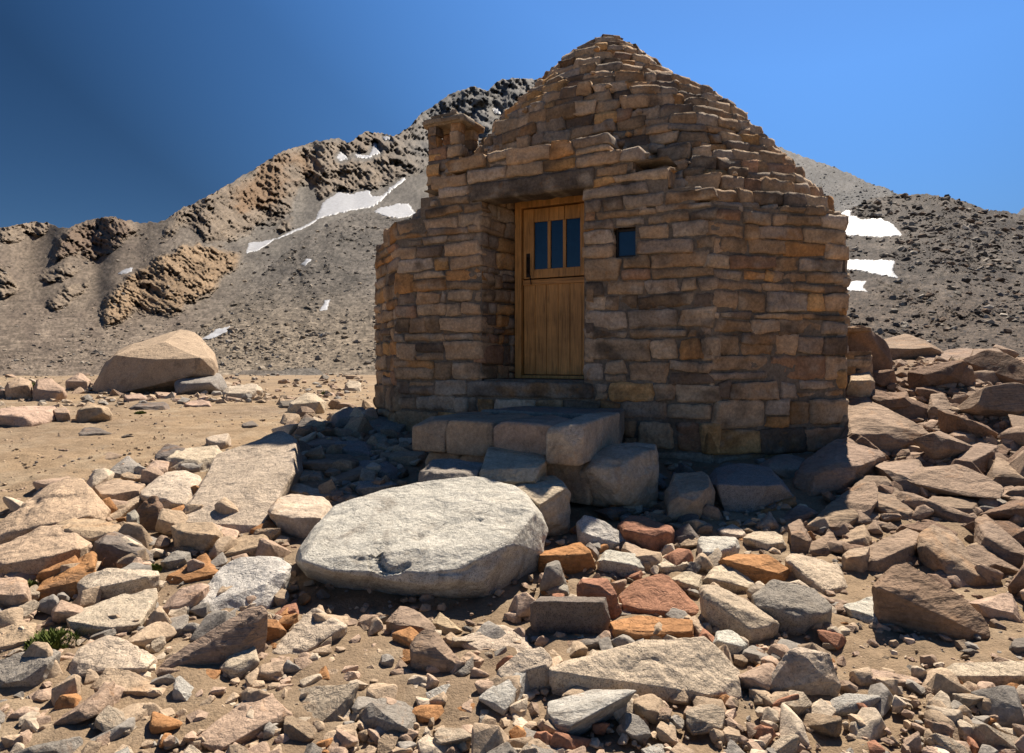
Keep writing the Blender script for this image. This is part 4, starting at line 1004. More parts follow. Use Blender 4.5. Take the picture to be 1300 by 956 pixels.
rock('rough grey rock behind the left end of the dark grey rectangular block', 'G', [(694,744),(705,735),(720,744),(724,760),(697,760)], fr=.6)
rock('brown pink broken block behind the right end of the dark grey rectangular block', 'R', [(733,744),(740,736),(772,735),(790,770),(786,791),(768,791),(740,760)], fr=.8, mat='layer')
rock('large pink brown slab standing tilted in the central rubble', 'R', [(787,754),(817,730),(841,729),(849,732),(884,769),(886,777),(876,788),(804,783),(791,767)], ridge=[(795,772),(840,776),(878,778)], q=.45, amp=.6, **B_)
rock('flat orange brown slab lying at the foot of the large pink brown slab', 'O', [(774,791),(809,783),(876,787),(878,811),(814,818),(793,822),(778,804)], ridge=[(780,799),(815,807),(874,803)], q=.7)
rock('small grey pebble like stone resting against the left side of the pink brown slab', 'G', [(779,781),(791,769),(807,780),(793,787)])
rock('rounded cream rock behind the top of the pink brown slab on its right', 'L', [(854,735),(872,724),(890,731),(891,751),(877,757)], fr=.4)
rock('thin dark flat rock lying under the dark grey rectangular block', 'D', [(698,828),(723,812),(765,807),(763,819),(731,830),(702,833)], fr=.4)
rock('pale two humped rock at the lower edge left of the long cream slab', 'L', [(622,872),(634,850),(658,829),(678,827),(691,816),(699,836),(704,854),(694,872),(650,884)], fr=.5, q=.4)
rock('very long cream slab with a shadowed lower lip at the bottom centre', 'L', [(704,848),(778,827),(814,816),(890,811),(915,832),(941,853),(935,885),(900,896),(830,894),(740,888),(706,868)], ridge=[(708,852),(780,856),(850,858),(900,880)], q=.6, **SL_)
rock('small brown stone in the gap between the thin white slab and the dark grey block', 'T', [(647,773),(660,760),(678,761),(677,783),(653,778)], fr=.4)
rock('slanted brown wedge at the right foot of the pink brown slab', 'T', [(875,788),(882,781),(907,813),(891,821)])
rock('small white rock right of the very long cream slab', 'W', [(905,818),(911,803),(927,800),(949,817),(941,832),(926,838)], fr=.5)
rock('big tan rectangular block tilted down to the right, right of the pink brown slab', 'L', [(890,745),(911,745),(941,760),(988,790),(986,798),(951,820),(904,784),(894,767)], ridge=[(893,753),(915,768),(952,799),(985,792)], q=.75, **B_)
rock('cream rock lying just above the big tan rectangular block', 'L', [(889,737),(904,721),(931,715),(956,739),(957,758),(921,747)], fr=.4)
rock('white angular stone at the left edge of the pale rubble beyond the cobble', 'W', [(886,687),(890,682),(934,683),(937,695),(921,707),(901,722),(888,708)], fr=.4)
rock('orange tinted low rock above the cream rock and the rectangular block', 'O', [(915,710),(938,705),(978,705),(1000,722),(996,735),(965,747),(955,730)], fr=.4)
rock('small bright wedge at the hut shadow edge, right of the white angular stone', 'L', [(911,673),(930,666),(947,674),(945,685),(926,688)])
rock('flat bright stone right of the bright wedge at the shadow edge', 'L', [(945,683),(958,675),(992,677),(1000,695),(972,703)])
rock('small pointed stone standing at the edge of the hut shadow', 'T', [(961,669),(977,650),(988,668),(969,676)], fr=.7)
rock('flat white slab with a broken corner above the grey angular rock', 'L', [(999,708),(1010,704),(1024,706),(1064,719),(1079,755),(1043,757),(1022,736)], ridge=[(1003,714),(1028,734),(1046,748),(1074,746)], q=.8, **SL_)
rock('grey rough angular rock right of the big tan rectangular block', 'G', [(957,757),(985,734),(1029,746),(1054,770),(1051,788),(1009,810),(988,793)], ridge=[(964,764),(1000,784),(1046,778)], q=.5, **B_)
rock('small pinkish stone peeping out behind the grey rough angular rock', 'P', [(1036,752),(1063,762),(1054,773),(1044,768)])
rock('white flat rock with a dark notch alone on the right hand grit', 'W', [(1074,770),(1104,755),(1145,777),(1149,793),(1131,801),(1083,784)], ridge=[(1082,775),(1110,788),(1142,792)], q=.8)
rock('long dark brown rounded rock slanting down to the right over the grit', 'N', [(1111,744),(1127,722),(1154,718),(1185,736),(1220,760),(1240,780),(1262,812),(1242,814),(1200,806),(1165,780),(1117,757)], ridge=[(1118,746),(1160,752),(1210,788)], q=.5, **B_)
rock('broad flat grey slab between the brown rounded rock and the twin blocks', 'B', [(1098,697),(1151,673),(1170,678),(1166,697),(1144,720),(1110,730),(1099,727)], q=.7, mat='rock', **SL_)
rock('long steep grey brown slab running down right of the broad flat grey slab', 'B', [(1168,680),(1185,667),(1213,678),(1257,736),(1249,744),(1222,751),(1192,723),(1168,697)], q=.6, mat='rock', **SL_)
rock('upper one of the two stacked square blocks left of the broad flat slab', 'T', [(1062,694),(1080,672),(1097,667),(1105,685),(1103,696),(1077,700)], fr=.55)
rock('lower one of the two stacked square blocks left of the broad flat slab', 'T', [(1069,706),(1077,697),(1103,695),(1101,722),(1094,730),(1071,720)], fr=.65)
rock('triangular brown rock left of the two stacked square blocks', 'B', [(1025,706),(1029,692),(1060,672),(1067,678),(1063,696),(1046,706)])
rock('sharp ridged brown rock above the triangular brown rock', 'B', [(1028,666),(1060,636),(1070,640),(1094,648),(1091,662),(1063,673),(1036,679)])
rock('rounded brown stone standing left of the triangular brown rock', 'B', [(1001,666),(1016,660),(1030,685),(1027,703),(1005,700)], fr=.6)
rock('pale lump directly above the rounded brown stone', 'B', [(988,662),(1009,642),(1029,644),(1037,653),(1009,666)])
rock('small yellow brown slab lying on the edge of the big shaded boulder', 'O', [(954,652),(995,631),(1009,630),(1010,641),(972,654)], q=.5)
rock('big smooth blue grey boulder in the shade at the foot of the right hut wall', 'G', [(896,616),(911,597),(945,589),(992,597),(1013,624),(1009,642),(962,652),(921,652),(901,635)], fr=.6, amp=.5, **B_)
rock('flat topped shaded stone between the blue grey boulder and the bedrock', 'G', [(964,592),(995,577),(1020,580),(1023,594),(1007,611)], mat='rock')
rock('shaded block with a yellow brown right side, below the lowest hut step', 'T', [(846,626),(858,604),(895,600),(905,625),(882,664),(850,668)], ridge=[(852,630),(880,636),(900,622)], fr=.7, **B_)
# ---- bedrock on the right
rock('bulging brown bedrock knob nearest the hut, half in its shadow', 'B', [(1007,608),(1022,587),(1063,562),(1092,559),(1118,580),(1111,587),(1090,612),(1050,632),(1017,630)], ridge=[(1022,606),(1060,590),(1095,590)], q=.6, **B_)
rock('twisted ledge of brown bedrock below the bulging knob', 'B', [(1079,625),(1097,606),(1125,607),(1152,638),(1174,658),(1151,666),(1097,640)], ridge=[(1088,628),(1125,636),(1160,656)], **B_)
rock('rounded bedrock lump with a pale top, right of the bulging knob', 'B', [(1109,591),(1137,581),(1165,583),(1186,611),(1182,629),(1158,632),(1131,608)], **B_)
rock('steep brown block with a lit left face, in the middle of the bedrock', 'B', [(1194,606),(1219,579),(1242,562),(1266,566),(1267,577),(1243,605),(1219,619),(1197,615)], fr=.6, **B_)
rock('long low bedrock step below the steep brown block', 'B', [(1172,640),(1185,630),(1243,634),(1243,659),(1215,663),(1183,659)], fr=.5)
rock('grey stone at the right end of the long low bedrock step', 'G', [(1241,642),(1273,630),(1287,645),(1283,659),(1249,652)], fr=.5)
rock('leaning brown slab on the right frame edge below the grey stone', 'B', [(1241,660),(1256,650),(1312,698),(1312,722),(1277,730),(1243,704)], fr=.5, **B_)
rock('dark leaning slab on the right frame edge right of the steep brown block', 'B', [(1252,623),(1266,580),(1312,606),(1312,624),(1259,633)], fr=.7, **B_)
rock('cream topped slab cut by the lower right corner', 'L', [(1201,850),(1212,842),(1312,840),(1312,868),(1240,874),(1204,866)], fr=.4, q=.7, **SL_)
rock('cone shaped pale rock with orange lichen at the bottom right', 'L', [(972,872),(1005,821),(1019,818),(1051,831),(1064,868),(1060,886),(975,888)], ridge=[(990,866),(1018,840),(1054,864)], q=.3, fr=.8, mat='rock')
rock('flat pinkish stone half buried in the grit right of the cone shaped rock', 'P', [(1082,860),(1104,849),(1155,858),(1177,868),(1130,876)])
rock('broken pink ledge stone right of the long dark brown rock', 'P', [(1231,765),(1283,752),(1299,793),(1266,791)], fr=.5)
rock('dark stone on the right frame edge above the corner slab', 'D', [(1282,824),(1288,812),(1312,808),(1312,836),(1292,836)], fr=.5)
rock('faceted pale ledge at the top of the bedrock beside the hut wall', 'B', [(1102,440),(1119,433),(1148,427),(1202,441),(1181,453),(1135,466),(1106,460)], d=9.6, fr=.6, mat='rock', **B_)
rock('huge smooth brown bedrock hump at the upper right', 'B', [(1105,480),(1158,459),(1222,442),(1252,442),(1285,459),(1312,478),(1312,512),(1268,500),(1203,496),(1126,496)], ridge=[(1125,480),(1180,474),(1240,472),(1290,490)], d=8.2, q=.6, mat='rock', amp=.7, **B_)
rock('pale pyramid topped boulder on the bedrock below the huge brown hump', 'T', [(1189,500),(1235,487),(1258,487),(1298,514),(1287,524),(1261,537),(1222,528),(1203,512)], ridge=[(1204,506),(1240,502),(1276,522)], d=7.3, **B_)
rock('large cracked bedrock face touching the right corner of the hut', 'B', [(1068,558),(1074,504),(1100,500),(1132,516),(1165,530),(1191,559),(1184,566),(1132,579),(1090,560)], ridge=[(1084,550),(1110,535),(1160,552)], q=.7, d=6.4, **B_)
rock('small pale square stone at the hut corner above the cracked bedrock face', 'T', [(1076,495),(1080,475),(1103,472),(1110,485),(1103,499)], d=7.4, fr=.6)
rock('dark narrow ledge stone right of the small pale square stone', 'N', [(1100,502),(1151,498),(1156,514),(1126,518)], d=7.2, fr=.6)
rock('curved brown bedrock flake left of the pyramid topped boulder', 'B', [(1183,502),(1197,500),(1217,533),(1203,544),(1179,524)], d=7.0)
rock('long orange brown ridge stone below the pyramid topped boulder', 'O', [(1205,541),(1235,532),(1262,544),(1249,553),(1210,550)], d=6.8)
rock('grey angular stone on the right frame edge below the pyramid topped boulder', 'G', [(1254,537),(1290,522),(1312,534),(1308,546),(1265,549)], d=6.7, fr=.5)
rock('flat brown ledge on the right frame edge below the grey angular stone', 'B', [(1225,560),(1268,548),(1312,545),(1312,562),(1264,568),(1235,567)], d=6.4)
rock('dark folded rock between the cracked bedrock face and the steep brown block', 'B', [(1144,580),(1158,566),(1200,564),(1204,576),(1180,592),(1159,592)], d=6.2)
# ---- the hut steps and shaded rubble
def block(label, tone, plan, z0, z1, amp=0.45, cell=0.026, bev=0.012, **kw):
    pts = [(x, y, z1+EZ) for x, y in plan]+[(x*1.0, y, z0+EZ) for x, y in plan]
    cx0 = sum(p[0] for p in plan)/len(plan); cy0 = sum(p[1] for p in plan)/len(plan); org = np.array([cx0, cy0, z0+EZ])
    me = rock_mesh('step_stone', np.array(pts)-org, cell, len(OUTL)+3, amp, M['rock'], bev)
    o = bpy.data.objects.new('step_stone', me); C.objects.link(o); o.location = org; o.color = (*TONE[tone], 1)
    tag(o, label, 'step', 'stones of the hut steps'); OUTL.append([(0, 0), (0, 1), (1, 0)]); return o
def PL(a, b):    # platform coordinates: a metres along the front edge from its left end, b metres towards the wall
    return (-0.87+0.87*a+0.455*b, 5.82-0.49*a+0.87*b)
def quadp(a0, a1, b0, b1, sk=0.0): return [PL(a0+sk, b0), PL(a1, b0+sk*0.5), PL(a1+sk*0.6, b1), PL(a0, b1)]
block('left end stone of the raised platform before the hut door', 'T', quadp(0.0, 0.35, 0.0, 1.0, 0.02), -0.76, -0.50)
block('second stone of the raised platform front, counted from the left', 'T', quadp(0.36, 0.82, 0.02, 1.0), -0.77, -0.495)
block('third stone of the raised platform front, wide and brown streaked', 'P', quadp(0.83, 1.37, 0.0, 1.0), -0.76, -0.49)
block('thick pale corner stone at the right end of the raised platform', 'L', [PL(1.36, -0.14), PL(1.62, -0.10), PL(1.50, 1.15), PL(1.30, 1.15)], -0.76, -0.465)
block('broad flat paving stone at the back of the platform, directly under the doorstep', 'G', [PL(0.12, 1.02), PL(1.47, 1.17), PL(1.30, 1.9), PL(0.25, 1.93)], -0.8, -0.485)
for lab, a0, a1, zt in (('first low brown stone under the left end of the platform', 0.08, 0.42, -0.79), ('second low brown stone under the platform, from the left', 0.44, 0.8, -0.78), ('third low brown stone under the platform, from the left', 0.82, 1.2, -0.79), ('dark rounded stone under the platform corner stone', 1.22, 1.6, -0.78)):
    block(lab, 'T', quadp(a0, a1, 0.12, 0.8), -1.08, zt, amp=0.8)
rock('large slanted side step right of the platform, with a sharp lower point', 'L', [(735,587),(752,571),(798,560),(829,564),(832,592),(789,622),(746,609)], ridge=[(740,590),(787,596),(829,575)], d=4.95, q=.9, mat='rock', group='stones of the hut steps')
rock('square pale block leaning against the platform front, above the huge boulder', 'L', [(611,602),(623,571),(685,571),(692,583),(676,607),(613,608)], ridge=[(613,598),(645,600),(676,598),(690,586)], d=4.75, q=.8, mat='rock')
rock('tilted rectangular slab, half sunlit, right behind the huge pale boulder', 'L', [(651,610),(706,607),(722,628),(685,650),(663,627)], ridge=[(660,622),(685,640),(716,620)], d=4.5, q=.8, mat='rock')
rock('dark flat block in deep shade behind the top of the huge boulder', 'G', [(534,602),(552,584),(611,585),(615,595),(605,612),(540,612)], d=4.75, q=.7)
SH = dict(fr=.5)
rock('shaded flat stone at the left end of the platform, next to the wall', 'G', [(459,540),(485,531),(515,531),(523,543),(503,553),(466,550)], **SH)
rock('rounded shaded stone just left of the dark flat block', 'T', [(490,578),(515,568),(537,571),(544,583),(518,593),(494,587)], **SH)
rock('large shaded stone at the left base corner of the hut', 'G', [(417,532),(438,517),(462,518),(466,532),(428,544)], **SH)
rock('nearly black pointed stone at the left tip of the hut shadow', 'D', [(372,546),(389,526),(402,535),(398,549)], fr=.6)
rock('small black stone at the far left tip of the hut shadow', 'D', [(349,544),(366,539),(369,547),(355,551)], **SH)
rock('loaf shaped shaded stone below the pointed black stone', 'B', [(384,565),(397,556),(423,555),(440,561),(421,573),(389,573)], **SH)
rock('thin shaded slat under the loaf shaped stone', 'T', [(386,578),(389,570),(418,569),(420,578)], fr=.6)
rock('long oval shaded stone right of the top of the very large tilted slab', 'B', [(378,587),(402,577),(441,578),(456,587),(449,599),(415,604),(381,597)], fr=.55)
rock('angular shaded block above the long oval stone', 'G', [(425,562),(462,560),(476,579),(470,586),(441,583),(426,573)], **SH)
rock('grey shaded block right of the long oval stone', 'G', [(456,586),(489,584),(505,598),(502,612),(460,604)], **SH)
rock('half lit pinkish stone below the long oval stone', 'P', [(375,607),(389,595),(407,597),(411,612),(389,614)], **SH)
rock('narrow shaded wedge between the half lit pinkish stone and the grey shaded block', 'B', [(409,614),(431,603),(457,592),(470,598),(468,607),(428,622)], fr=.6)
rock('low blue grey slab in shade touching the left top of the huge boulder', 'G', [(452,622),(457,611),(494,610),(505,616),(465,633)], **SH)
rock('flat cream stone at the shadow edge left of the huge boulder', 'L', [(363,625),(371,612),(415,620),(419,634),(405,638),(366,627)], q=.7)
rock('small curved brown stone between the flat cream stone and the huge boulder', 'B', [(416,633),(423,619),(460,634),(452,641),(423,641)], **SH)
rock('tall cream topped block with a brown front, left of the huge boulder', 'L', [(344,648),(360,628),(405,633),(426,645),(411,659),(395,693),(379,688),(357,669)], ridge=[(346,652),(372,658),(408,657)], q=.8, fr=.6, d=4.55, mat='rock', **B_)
# ---- row of stones above the left rubble
rock('small dark pyramid on the sand above the left rubble', 'B', [(123,584),(138,574),(156,578),(143,587)])
rock('split grey white rock at the sand edge, behind the cream topped rounded stone', 'G', [(134,601),(162,580),(180,593),(176,604),(142,609)], fr=.6)
rock('brown stone left of the pale loaf on the sand edge', 'D', [(198,579),(211,564),(237,570),(218,586),(200,586)])
rock('flat topped cream block on the sand edge, above the large faceted block', 'L', [(212,598),(216,583),(228,571),(274,566),(280,575),(267,599)], ridge=[(216,584),(245,588),(270,584)], q=.7, **B_)
rock('cream topped stone at the sand edge beside the top of the very large slab', 'L', [(262,556),(293,550),(293,560),(281,573),(265,563)])
rock('low pinkish stone between the split rock and the faceted block', 'P', [(176,604),(195,586),(214,587),(213,598),(196,612)])
# ------------------------------------------------------------------ smaller rubble, copies of a few blocks
rf_ = random.Random(77)
FILL = []
for k in range(12):
    pts = []
    sx, sy, sz = rf_.uniform(0.8, 1.2), rf_.uniform(0.55, 0.9), rf_.uniform(0.3, 0.6)
    for _ in range(13):
        p = [rf_.uniform(-1, 1) for _ in range(3)]; m_ = max(abs(v) for v in p); e = rf_.uniform(0.82, 1.0)/m_
        pts.append((p[0]*e*sx*0.5, p[1]*e*sy*0.5, p[2]*e*sz*0.5+sz*0.35))
    FILL.append(rock_mesh('rock', pts, 0.045, 400+k, 0.9, M['rock' if k % 3 else 'layer'], 0.06))
def covered(px, py):
    for o in OUTL:
        if len(o) > 3 and bool(inpoly(np.array([px]), np.array([py]), o)[0]): return True
    return False
def in_hut(x, y):
    return bool(inpoly(np.array([x]), np.array([y]), [(HC[0]+(p[0]-HC[0])*1.04, HC[1]+(p[1]-HC[1])*1.04) for p in PLAN])[0]) or bool(inpoly(np.array([x]), np.array([y]), [PL(-.1, -.1), PL(1.7, -.2), PL(1.8, 2.1), PL(-.1, 2.1)])[0])
def fill(n, poly, smin, smax, tones, label, group, sd, test=True):
    r = random.Random(sd); xs = [p[0] for p in poly]; ys = [p[1] for p in poly]; k = 0; tries = 0; done = []
    while k < n and tries < n*60:
        tries += 1
        px, py = r.uniform(min(xs), max(xs)), r.uniform(min(ys), max(ys))
        if not inpoly(np.array([px]), np.array([py]), poly)[0]: continue
        if test and covered(px, py): continue
        d = ground_hit(px, py); x = (px-CX)/F*d
        if in_hut(x, d): continue
        s = (smin+(smax-smin)*r.random()**1.6)/F*d
        if any((x-a)**2+(d-b)**2 < (0.42*(s+c))**2 for a, b, c in done): continue
        done.append((x, d, s)); o = bpy.data.objects.new('rock', FILL[r.randrange(12)]); C.objects.link(o)
        o.location = (x, d, float(G(x, d))+EZ-0.06*s); o.scale = (s, s, s*r.uniform(0.8, 1.3)); o.rotation_euler = (r.gauss(0, 0.25), r.gauss(0, 0.25), r.uniform(0, 6.28))
        c = TONE[r.choice(tones)]; kk = r.uniform(0.85, 1.1); o.color = (c[0]*kk, c[1]*kk, c[2]*kk, 1)
        tag(o, label, 'rock', group); k += 1
fill(50, [(0,700),(60,620),(240,590),(380,690),(370,760),(500,800),(640,790),(640,862),(0,862)], 16, 42, 'LTTPPOG', 'small angular stone in the gaps of the left foreground rubble', 'small stones filling the left foreground rubble', 1)
fill(34, [(690,650),(800,640),(1000,700),(1080,770),(1060,850),(940,850),(880,800),(690,800)], 14, 38, 'LTTPOGR', 'small angular stone in the gaps of the rubble right of the huge boulder', 'small stones filling the rubble right of the huge boulder', 2)
fill(34, [(1070,480),(1300,470),(1300,760),(1120,720),(1040,700),(1000,650),(1060,600)], 18, 55, 'BBBNPT', 'brown broken stone wedged among the bedrock on the right', 'broken stones among the right hand bedrock', 3)
fill(30, [(0,478),(110,480),(330,486),(470,480),(470,505),(330,508),(260,520),(140,520),(0,500)], 8, 22, 'PPTLG', 'small stone in the rubble line along the far edge of the sandy flat', 'small stones along the far edge of the sand', 4)
fill(30, [(390,530),(520,540),(610,575),(540,612),(430,640),(370,620),(376,560)], 16, 40, 'TBTL', 'small shaded stone in the hut shadow left of the steps', 'small stones in the shade left of the steps', 5)
fill(16, [(700,600),(860,590),(900,650),(860,690),(700,660)], 16, 46, 'GBTD', 'small shaded stone below the hut steps on their right', 'small stones in the shade below the steps', 6)
fill(34, [(-30,880),(1330,880),(1330,985),(-30,985)], 45, 125, 'LLTPWG', 'angular pale rock in the nearest strip of rubble along the lower edge', 'rocks along the lower edge of the view', 7)
fill(14, [(1080,760),(1300,800),(1300,860),(1080,860)], 8, 22, 'TPG', 'little stone lying loose on the grit at the lower right', 'little stones on the right hand grit', 8)
fill(16, [(0,560),(200,530),(380,530),(250,570),(120,610),(0,640)], 5, 14, 'TDP', 'little stone lying loose on the open sandy flat', 'little stones on the sandy flat', 9)
fill(22, [(1085,470),(1300,460),(1300,740),(1150,700),(1030,640),(1075,560)], 70, 150, 'BBNN', 'large brown broken block heaped in the bedrock bank on the right', 'large broken blocks of the right hand bank', 10, False)
# ---- packed small rubble between the larger rocks, too many to count
def rubble(n, poly, smin, smax, tones, sd_, label):
    r = random.Random(sd_); xs = [p[0] for p in poly]; ys = [p[1] for p in poly]; Vs = []; Fs = []; Cs = []; off = 0
    data = []
    for me in FILL2:
        v = np.zeros(len(me.vertices)*3); me.vertices.foreach_get('co', v); f = np.array([p.vertices[:] for p in me.polygons]); data.append((v.reshape(-1, 3), f))
    for _ in range(n):
        px, py = r.uniform(min(xs), max(xs)), r.uniform(min(ys), max(ys))
        if not inpoly(np.array([px]), np.array([py]), poly)[0]: continue
        d = ground_hit(px, py); x = (px-CX)/F*d
        if in_hut(x, d): continue
        s = (smin+(smax-smin)*r.random()**1.8)/F*d; V, f = data[r.randrange(len(data))]
        Rm = np.array((Matrix.Rotation(r.uniform(0, 6.28), 3, 'Z') @ Matrix.Rotation(r.gauss(0, 0.35), 3, 'X') @ Matrix.Rotation(r.gauss(0, 0.35), 3, 'Y')))
        W_ = (V*s*np.array([1, 1, r.uniform(0.8, 1.4)])) @ Rm.T+np.array([x, d, float(G(x, d))+EZ-0.05*s])
        c = np.array(TONE[r.choice(tones)])*r.uniform(0.8, 1.08); Vs.append(W_); Fs.append(f+off); Cs.append(np.repeat(c[None], len(V), 0)); off += len(V)
    o = mesh_obj('rubble', np.concatenate(Vs), np.concatenate(Fs), M['wallrub'], cols=np.concatenate(Cs)); mark_sharp(o.data, 38)
    tag(o, label, 'rubble', kind='stuff')
M['wallrub'] = mat_attr('rubble_stone', 6, 60, 0.02, 0.25, bd2=0.008)
FILL2 = []
for k in range(10):
    pts = []
    sx, sy, sz = rf_.uniform(0.8, 1.2), rf_.uniform(0.55, 0.9), rf_.uniform(0.35, 0.6)
    for _ in range(12):
        p = [rf_.uniform(-1, 1) for _ in range(3)]; m_ = max(abs(v) for v in p); e = rf_.uniform(0.82, 1.0)/m_
        pts.append((p[0]*e*sx*0.5, p[1]*e*sy*0.5, p[2]*e*sz*0.5+sz*0.35))
    FILL2.append(rock_mesh('rubble', pts, 0.13, 500+k, 1.0, M['wallrub'], 0.03))
rubble(420, [(0,660),(60,620),(240,575),(380,600),(400,640),(380,690),(370,760),(500,800),(640,790),(640,985),(0,985)], 9, 34, 'LLTTPPTGB', 61, 'packed small rubble between the rocks of the left foreground')
rubble(380, [(690,650),(800,640),(1000,650),(1090,760),(1060,850),(1320,880),(1320,985),(640,985),(640,790),(690,760)], 9, 34, 'LLTTPLGOB', 62, 'packed small rubble between the rocks right of the huge boulder')
rubble(230, [(1062,470),(1320,450),(1320,790),(1180,760),(1120,720),(1040,700),(1000,650),(1060,600)], 14, 48, 'BBBBNNPT', 63, 'packed broken rubble filling the right hand bedrock bank')
rubble(200, [(360,520),(470,515),(530,560),(610,575),(620,610),(430,640),(370,640)], 14, 44, 'TLTTB', 64, 'packed shaded rubble left of the hut steps')
rubble(90, [(700,600),(860,590),(1010,600),(1000,660),(860,690),(700,670)], 12, 40, 'GBTD', 65, 'packed shaded rubble along the front foot of the hut')
# ------------------------------------------------------------------ uncountable gravel
def gravel(n, poly, smin, smax, tones, sd, label, pw=3.0, avoid=True):
    rs_ = np.random.RandomState(sd); xs = [p[0] for p in poly]; ys = [p[1] for p in poly]
    px = rs_.uniform(min(xs), max(xs), n*2); py = rs_.uniform(min(ys), max(ys), n*2)
    ok = inpoly(px, py, poly); px, py = px[ok][:n], py[ok][:n]
    pos = []; sz = []; cl = []
    for a, b in zip(px, py):
        d = ground_hit(a, b); x = (a-CX)/F*d
        if in_hut(x, d): continue
        pos.append((x, d, float(G(x, d))+EZ)); sz.append((smin+(smax-smin)*rs_.rand()**pw))
        c = np.array(TONE[tones[rs_.randint(len(tones))]])*rs_.uniform(0.75, 1.05); cl.append(c)
    scatter('gravel', np.array(pos), np.array(sz), np.array(cl), M['scree'], sd, label, 'gravel', 0.1)
gravel(3000, [(0,640),(240,570),(380,600),(700,640),(1000,640),(1300,600),(1320,985),(-20,985)], 0.012, 0.10, 'LTTPPGB', 31, 'loose gravel and chips between the foreground rocks')
gravel(2600, [(-10,476),(470,476),(380,540),(230,600),(-10,660)], 0.008, 0.05, 'TTPPD', 32, 'fine gravel scattered over the sandy flat', 4.0)
gravel(700, [(-10,474),(470,474),(470,510),(330,515),(-10,520)], 0.05, 0.26, 'TTPLG', 33, 'stony debris along the far edge of the sand', 2.5)
gravel(1500, [(1060,430),(1320,430),(1320,640),(1060,600)], 0.03, 0.22, 'BBNPT', 34, 'broken brown rubble between the right hand bedrock ledges', 2.0)
gravel(700, [(350,520),(560,520),(1000,590),(1000,680),(700,660),(360,640)], 0.03, 0.16, 'GTB', 35, 'small rubble lying in the hut shadow', 2.0)
rubble(190, [(0,660),(60,620),(240,600),(380,690),(370,760),(500,800),(640,790),(640,985),(0,985)], 26, 62, 'LTTPPTGO', 71, 'mid sized blocks packed between the rocks of the left foreground')
rubble(190, [(700,690),(860,700),(1000,690),(1080,800),(1060,850),(1320,880),(1320,985),(640,985),(640,790),(690,760)], 26, 62, 'LTTPLGTR', 72, 'mid sized blocks packed between the rocks right of the huge boulder')
# the bank and the flat go on beyond the edges of the view
rubble(500, [(1290,462),(2100,470),(2300,985),(1290,985)], 24, 110, 'BBBNNPT', 73, 'brown rubble of the bank going on past the right edge')
rubble(160, [(-600,500),(-5,500),(-5,985),(-700,985)], 14, 70, 'LTTPG', 74, 'pale rubble going on past the left edge')
# ------------------------------------------------------------------ green tufts
def tuft(px, py, wpx, hpx, label, sd, d=None):
    r = random.Random(sd); d = d or ground_hit(px, py); w = wpx/F*d; h = hpx/F*d; V = []; Fc = []
    x0 = (px-CX)/F*d
    for i in range(900 if wpx > 30 else 320):
        a = r.uniform(0, 6.283); q = math.sqrt(r.random()); x = math.cos(a)*q*w/2; y = math.sin(a)*q*w*0.4
        hh = h*(1-0.6*q*q)*r.uniform(0.5, 1.1); g = float(G(x0+x, d+y))+EZ
        t = r.uniform(0, 6.283); lx, ly = math.cos(t)*hh*0.5, math.sin(t)*hh*0.5; bw = 0.004+0.004*r.random(); sx, sy = -math.sin(t)*bw, math.cos(t)*bw
        b = len(V); V += [(x0+x-sx, d+y-sy, g-0.01), (x0+x+sx, d+y+sy, g-0.01), (x0+x+lx*0.5+sx*.7, d+y+ly*.5+sy*.7, g+hh*0.65), (x0+x+lx*.5-sx*.7, d+y+ly*.5-sy*.7, g+hh*0.65), (x0+x+lx, d+y+ly, g+hh)]
        Fc += [[b, b+1, b+2, b+3], [b+3, b+2, b+4]]
    tag(mesh_obj('grass_tuft', V, Fc, M['moss'], loc=(x0, d, float(G(x0, d))+EZ)), label, 'grass')
tuft(66, 820, 62, 20, 'largest green grass clump, between rocks near the lower left corner', 1)
tuft(38, 752, 22, 16, 'dull green tuft beside the orange red topped wedge at the left', 2)
tuft(48, 486, 32, 9, 'yellow green tuft among the pink blocks on the far left of the flat', 3, 15.5)
tuft(178, 525, 14, 4, 'tiny green tuft at the foot of the long dark low stone', 4)
tuft(414, 501, 12, 6, 'tiny green tuft on the sand close to the hut wall', 5)
tuft(196, 724, 16, 8, 'small green tuft below the dark knobbly rock', 6)
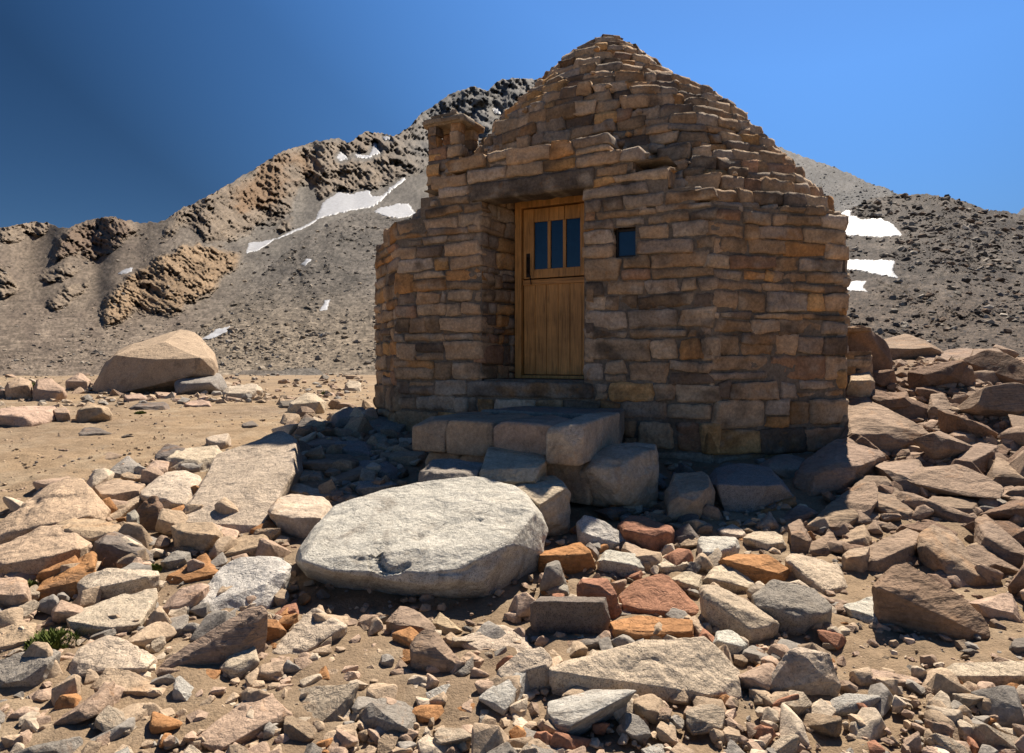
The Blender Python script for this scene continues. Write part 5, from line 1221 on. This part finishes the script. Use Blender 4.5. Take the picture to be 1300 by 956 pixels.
# ------------------------------------------------------------------ light, sky, camera
SUN_EL = math.radians(SUNEL); SUN_AZ = math.radians(SUNAZ)   # azimuth of the sun from +Y towards +X
sd = bpy.data.lights.new('sun', 'SUN'); sd.energy = SUNE; sd.angle = math.radians(0.53); sd.color = (1.0, 0.90, 0.76)
so = bpy.data.objects.new('sun', sd); C.objects.link(so)
dirv = Vector((math.sin(SUN_AZ)*math.cos(SUN_EL), math.cos(SUN_AZ)*math.cos(SUN_EL), math.sin(SUN_EL)))
so.rotation_euler = dirv.to_track_quat('Z', 'Y').to_euler(); so.location = (6, 10, 20)
w = bpy.data.worlds.new('World'); bpy.context.scene.world = w; w.use_nodes = True
nt = w.node_tree; bg = nt.nodes['Background']; bg.inputs['Strength'].default_value = SKYS
sk = N(nt, 'ShaderNodeTexSky'); sk.sky_type = 'NISHITA'; sk.sun_disc = False
sk.sun_elevation = SUN_EL; sk.sun_rotation = SUN_AZ; sk.altitude = 3600; sk.air_density = 1.0; sk.dust_density = 1.4; sk.ozone_density = 3.0
tc = N(nt, 'ShaderNodeTexCoord'); dt = N(nt, 'ShaderNodeVectorMath', operation='DOT_PRODUCT'); nt.links.new(tc.outputs['Generated'], dt.inputs[0]); dt.inputs[1].default_value = dirv
mm = N(nt, 'ShaderNodeMath', operation='MULTIPLY_ADD'); nt.links.new(dt.outputs['Value'], mm.inputs[0]); mm.inputs[1].default_value = 0.5; mm.inputs[2].default_value = 0.5
pol = ramp(nt, mm.outputs[0], [(0.0, 1.0), (0.4, 0.8), (0.62, 0.45), (0.775, 0.36), (0.86, 0.80), (0.93, 1.55), (1.0, 1.7)])   # polarised band of the sky away from the sun
hs = N(nt, 'ShaderNodeHueSaturation'); hs.inputs['Saturation'].default_value = SKYSAT; hs.inputs['Value'].default_value = 1.0
nt.links.new(mix(nt, sk.outputs[0], pol, 1.0, 'MULTIPLY'), hs.inputs['Color']); nt.links.new(hs.outputs[0], bg.inputs['Color'])
cd = bpy.data.cameras.new('camera'); co_ = bpy.data.objects.new('camera', cd); C.objects.link(co_)
cd.sensor_width = 36; cd.lens = F/1300*36; cd.clip_end = 20000; cd.clip_start = 0.05
cd.shift_y = -(478-HY)/1300
co_.location = (0, 0, EZ); co_.rotation_euler = (math.radians(90), 0, 0)
sc = bpy.context.scene; sc.camera = co_
sc.render.resolution_x = 1024; sc.render.resolution_y = 753
sc.view_settings.view_transform = 'Standard'; sc.view_settings.look = 'None'; sc.view_settings.gamma = 1.0; sc.view_settings.exposure = EXPO
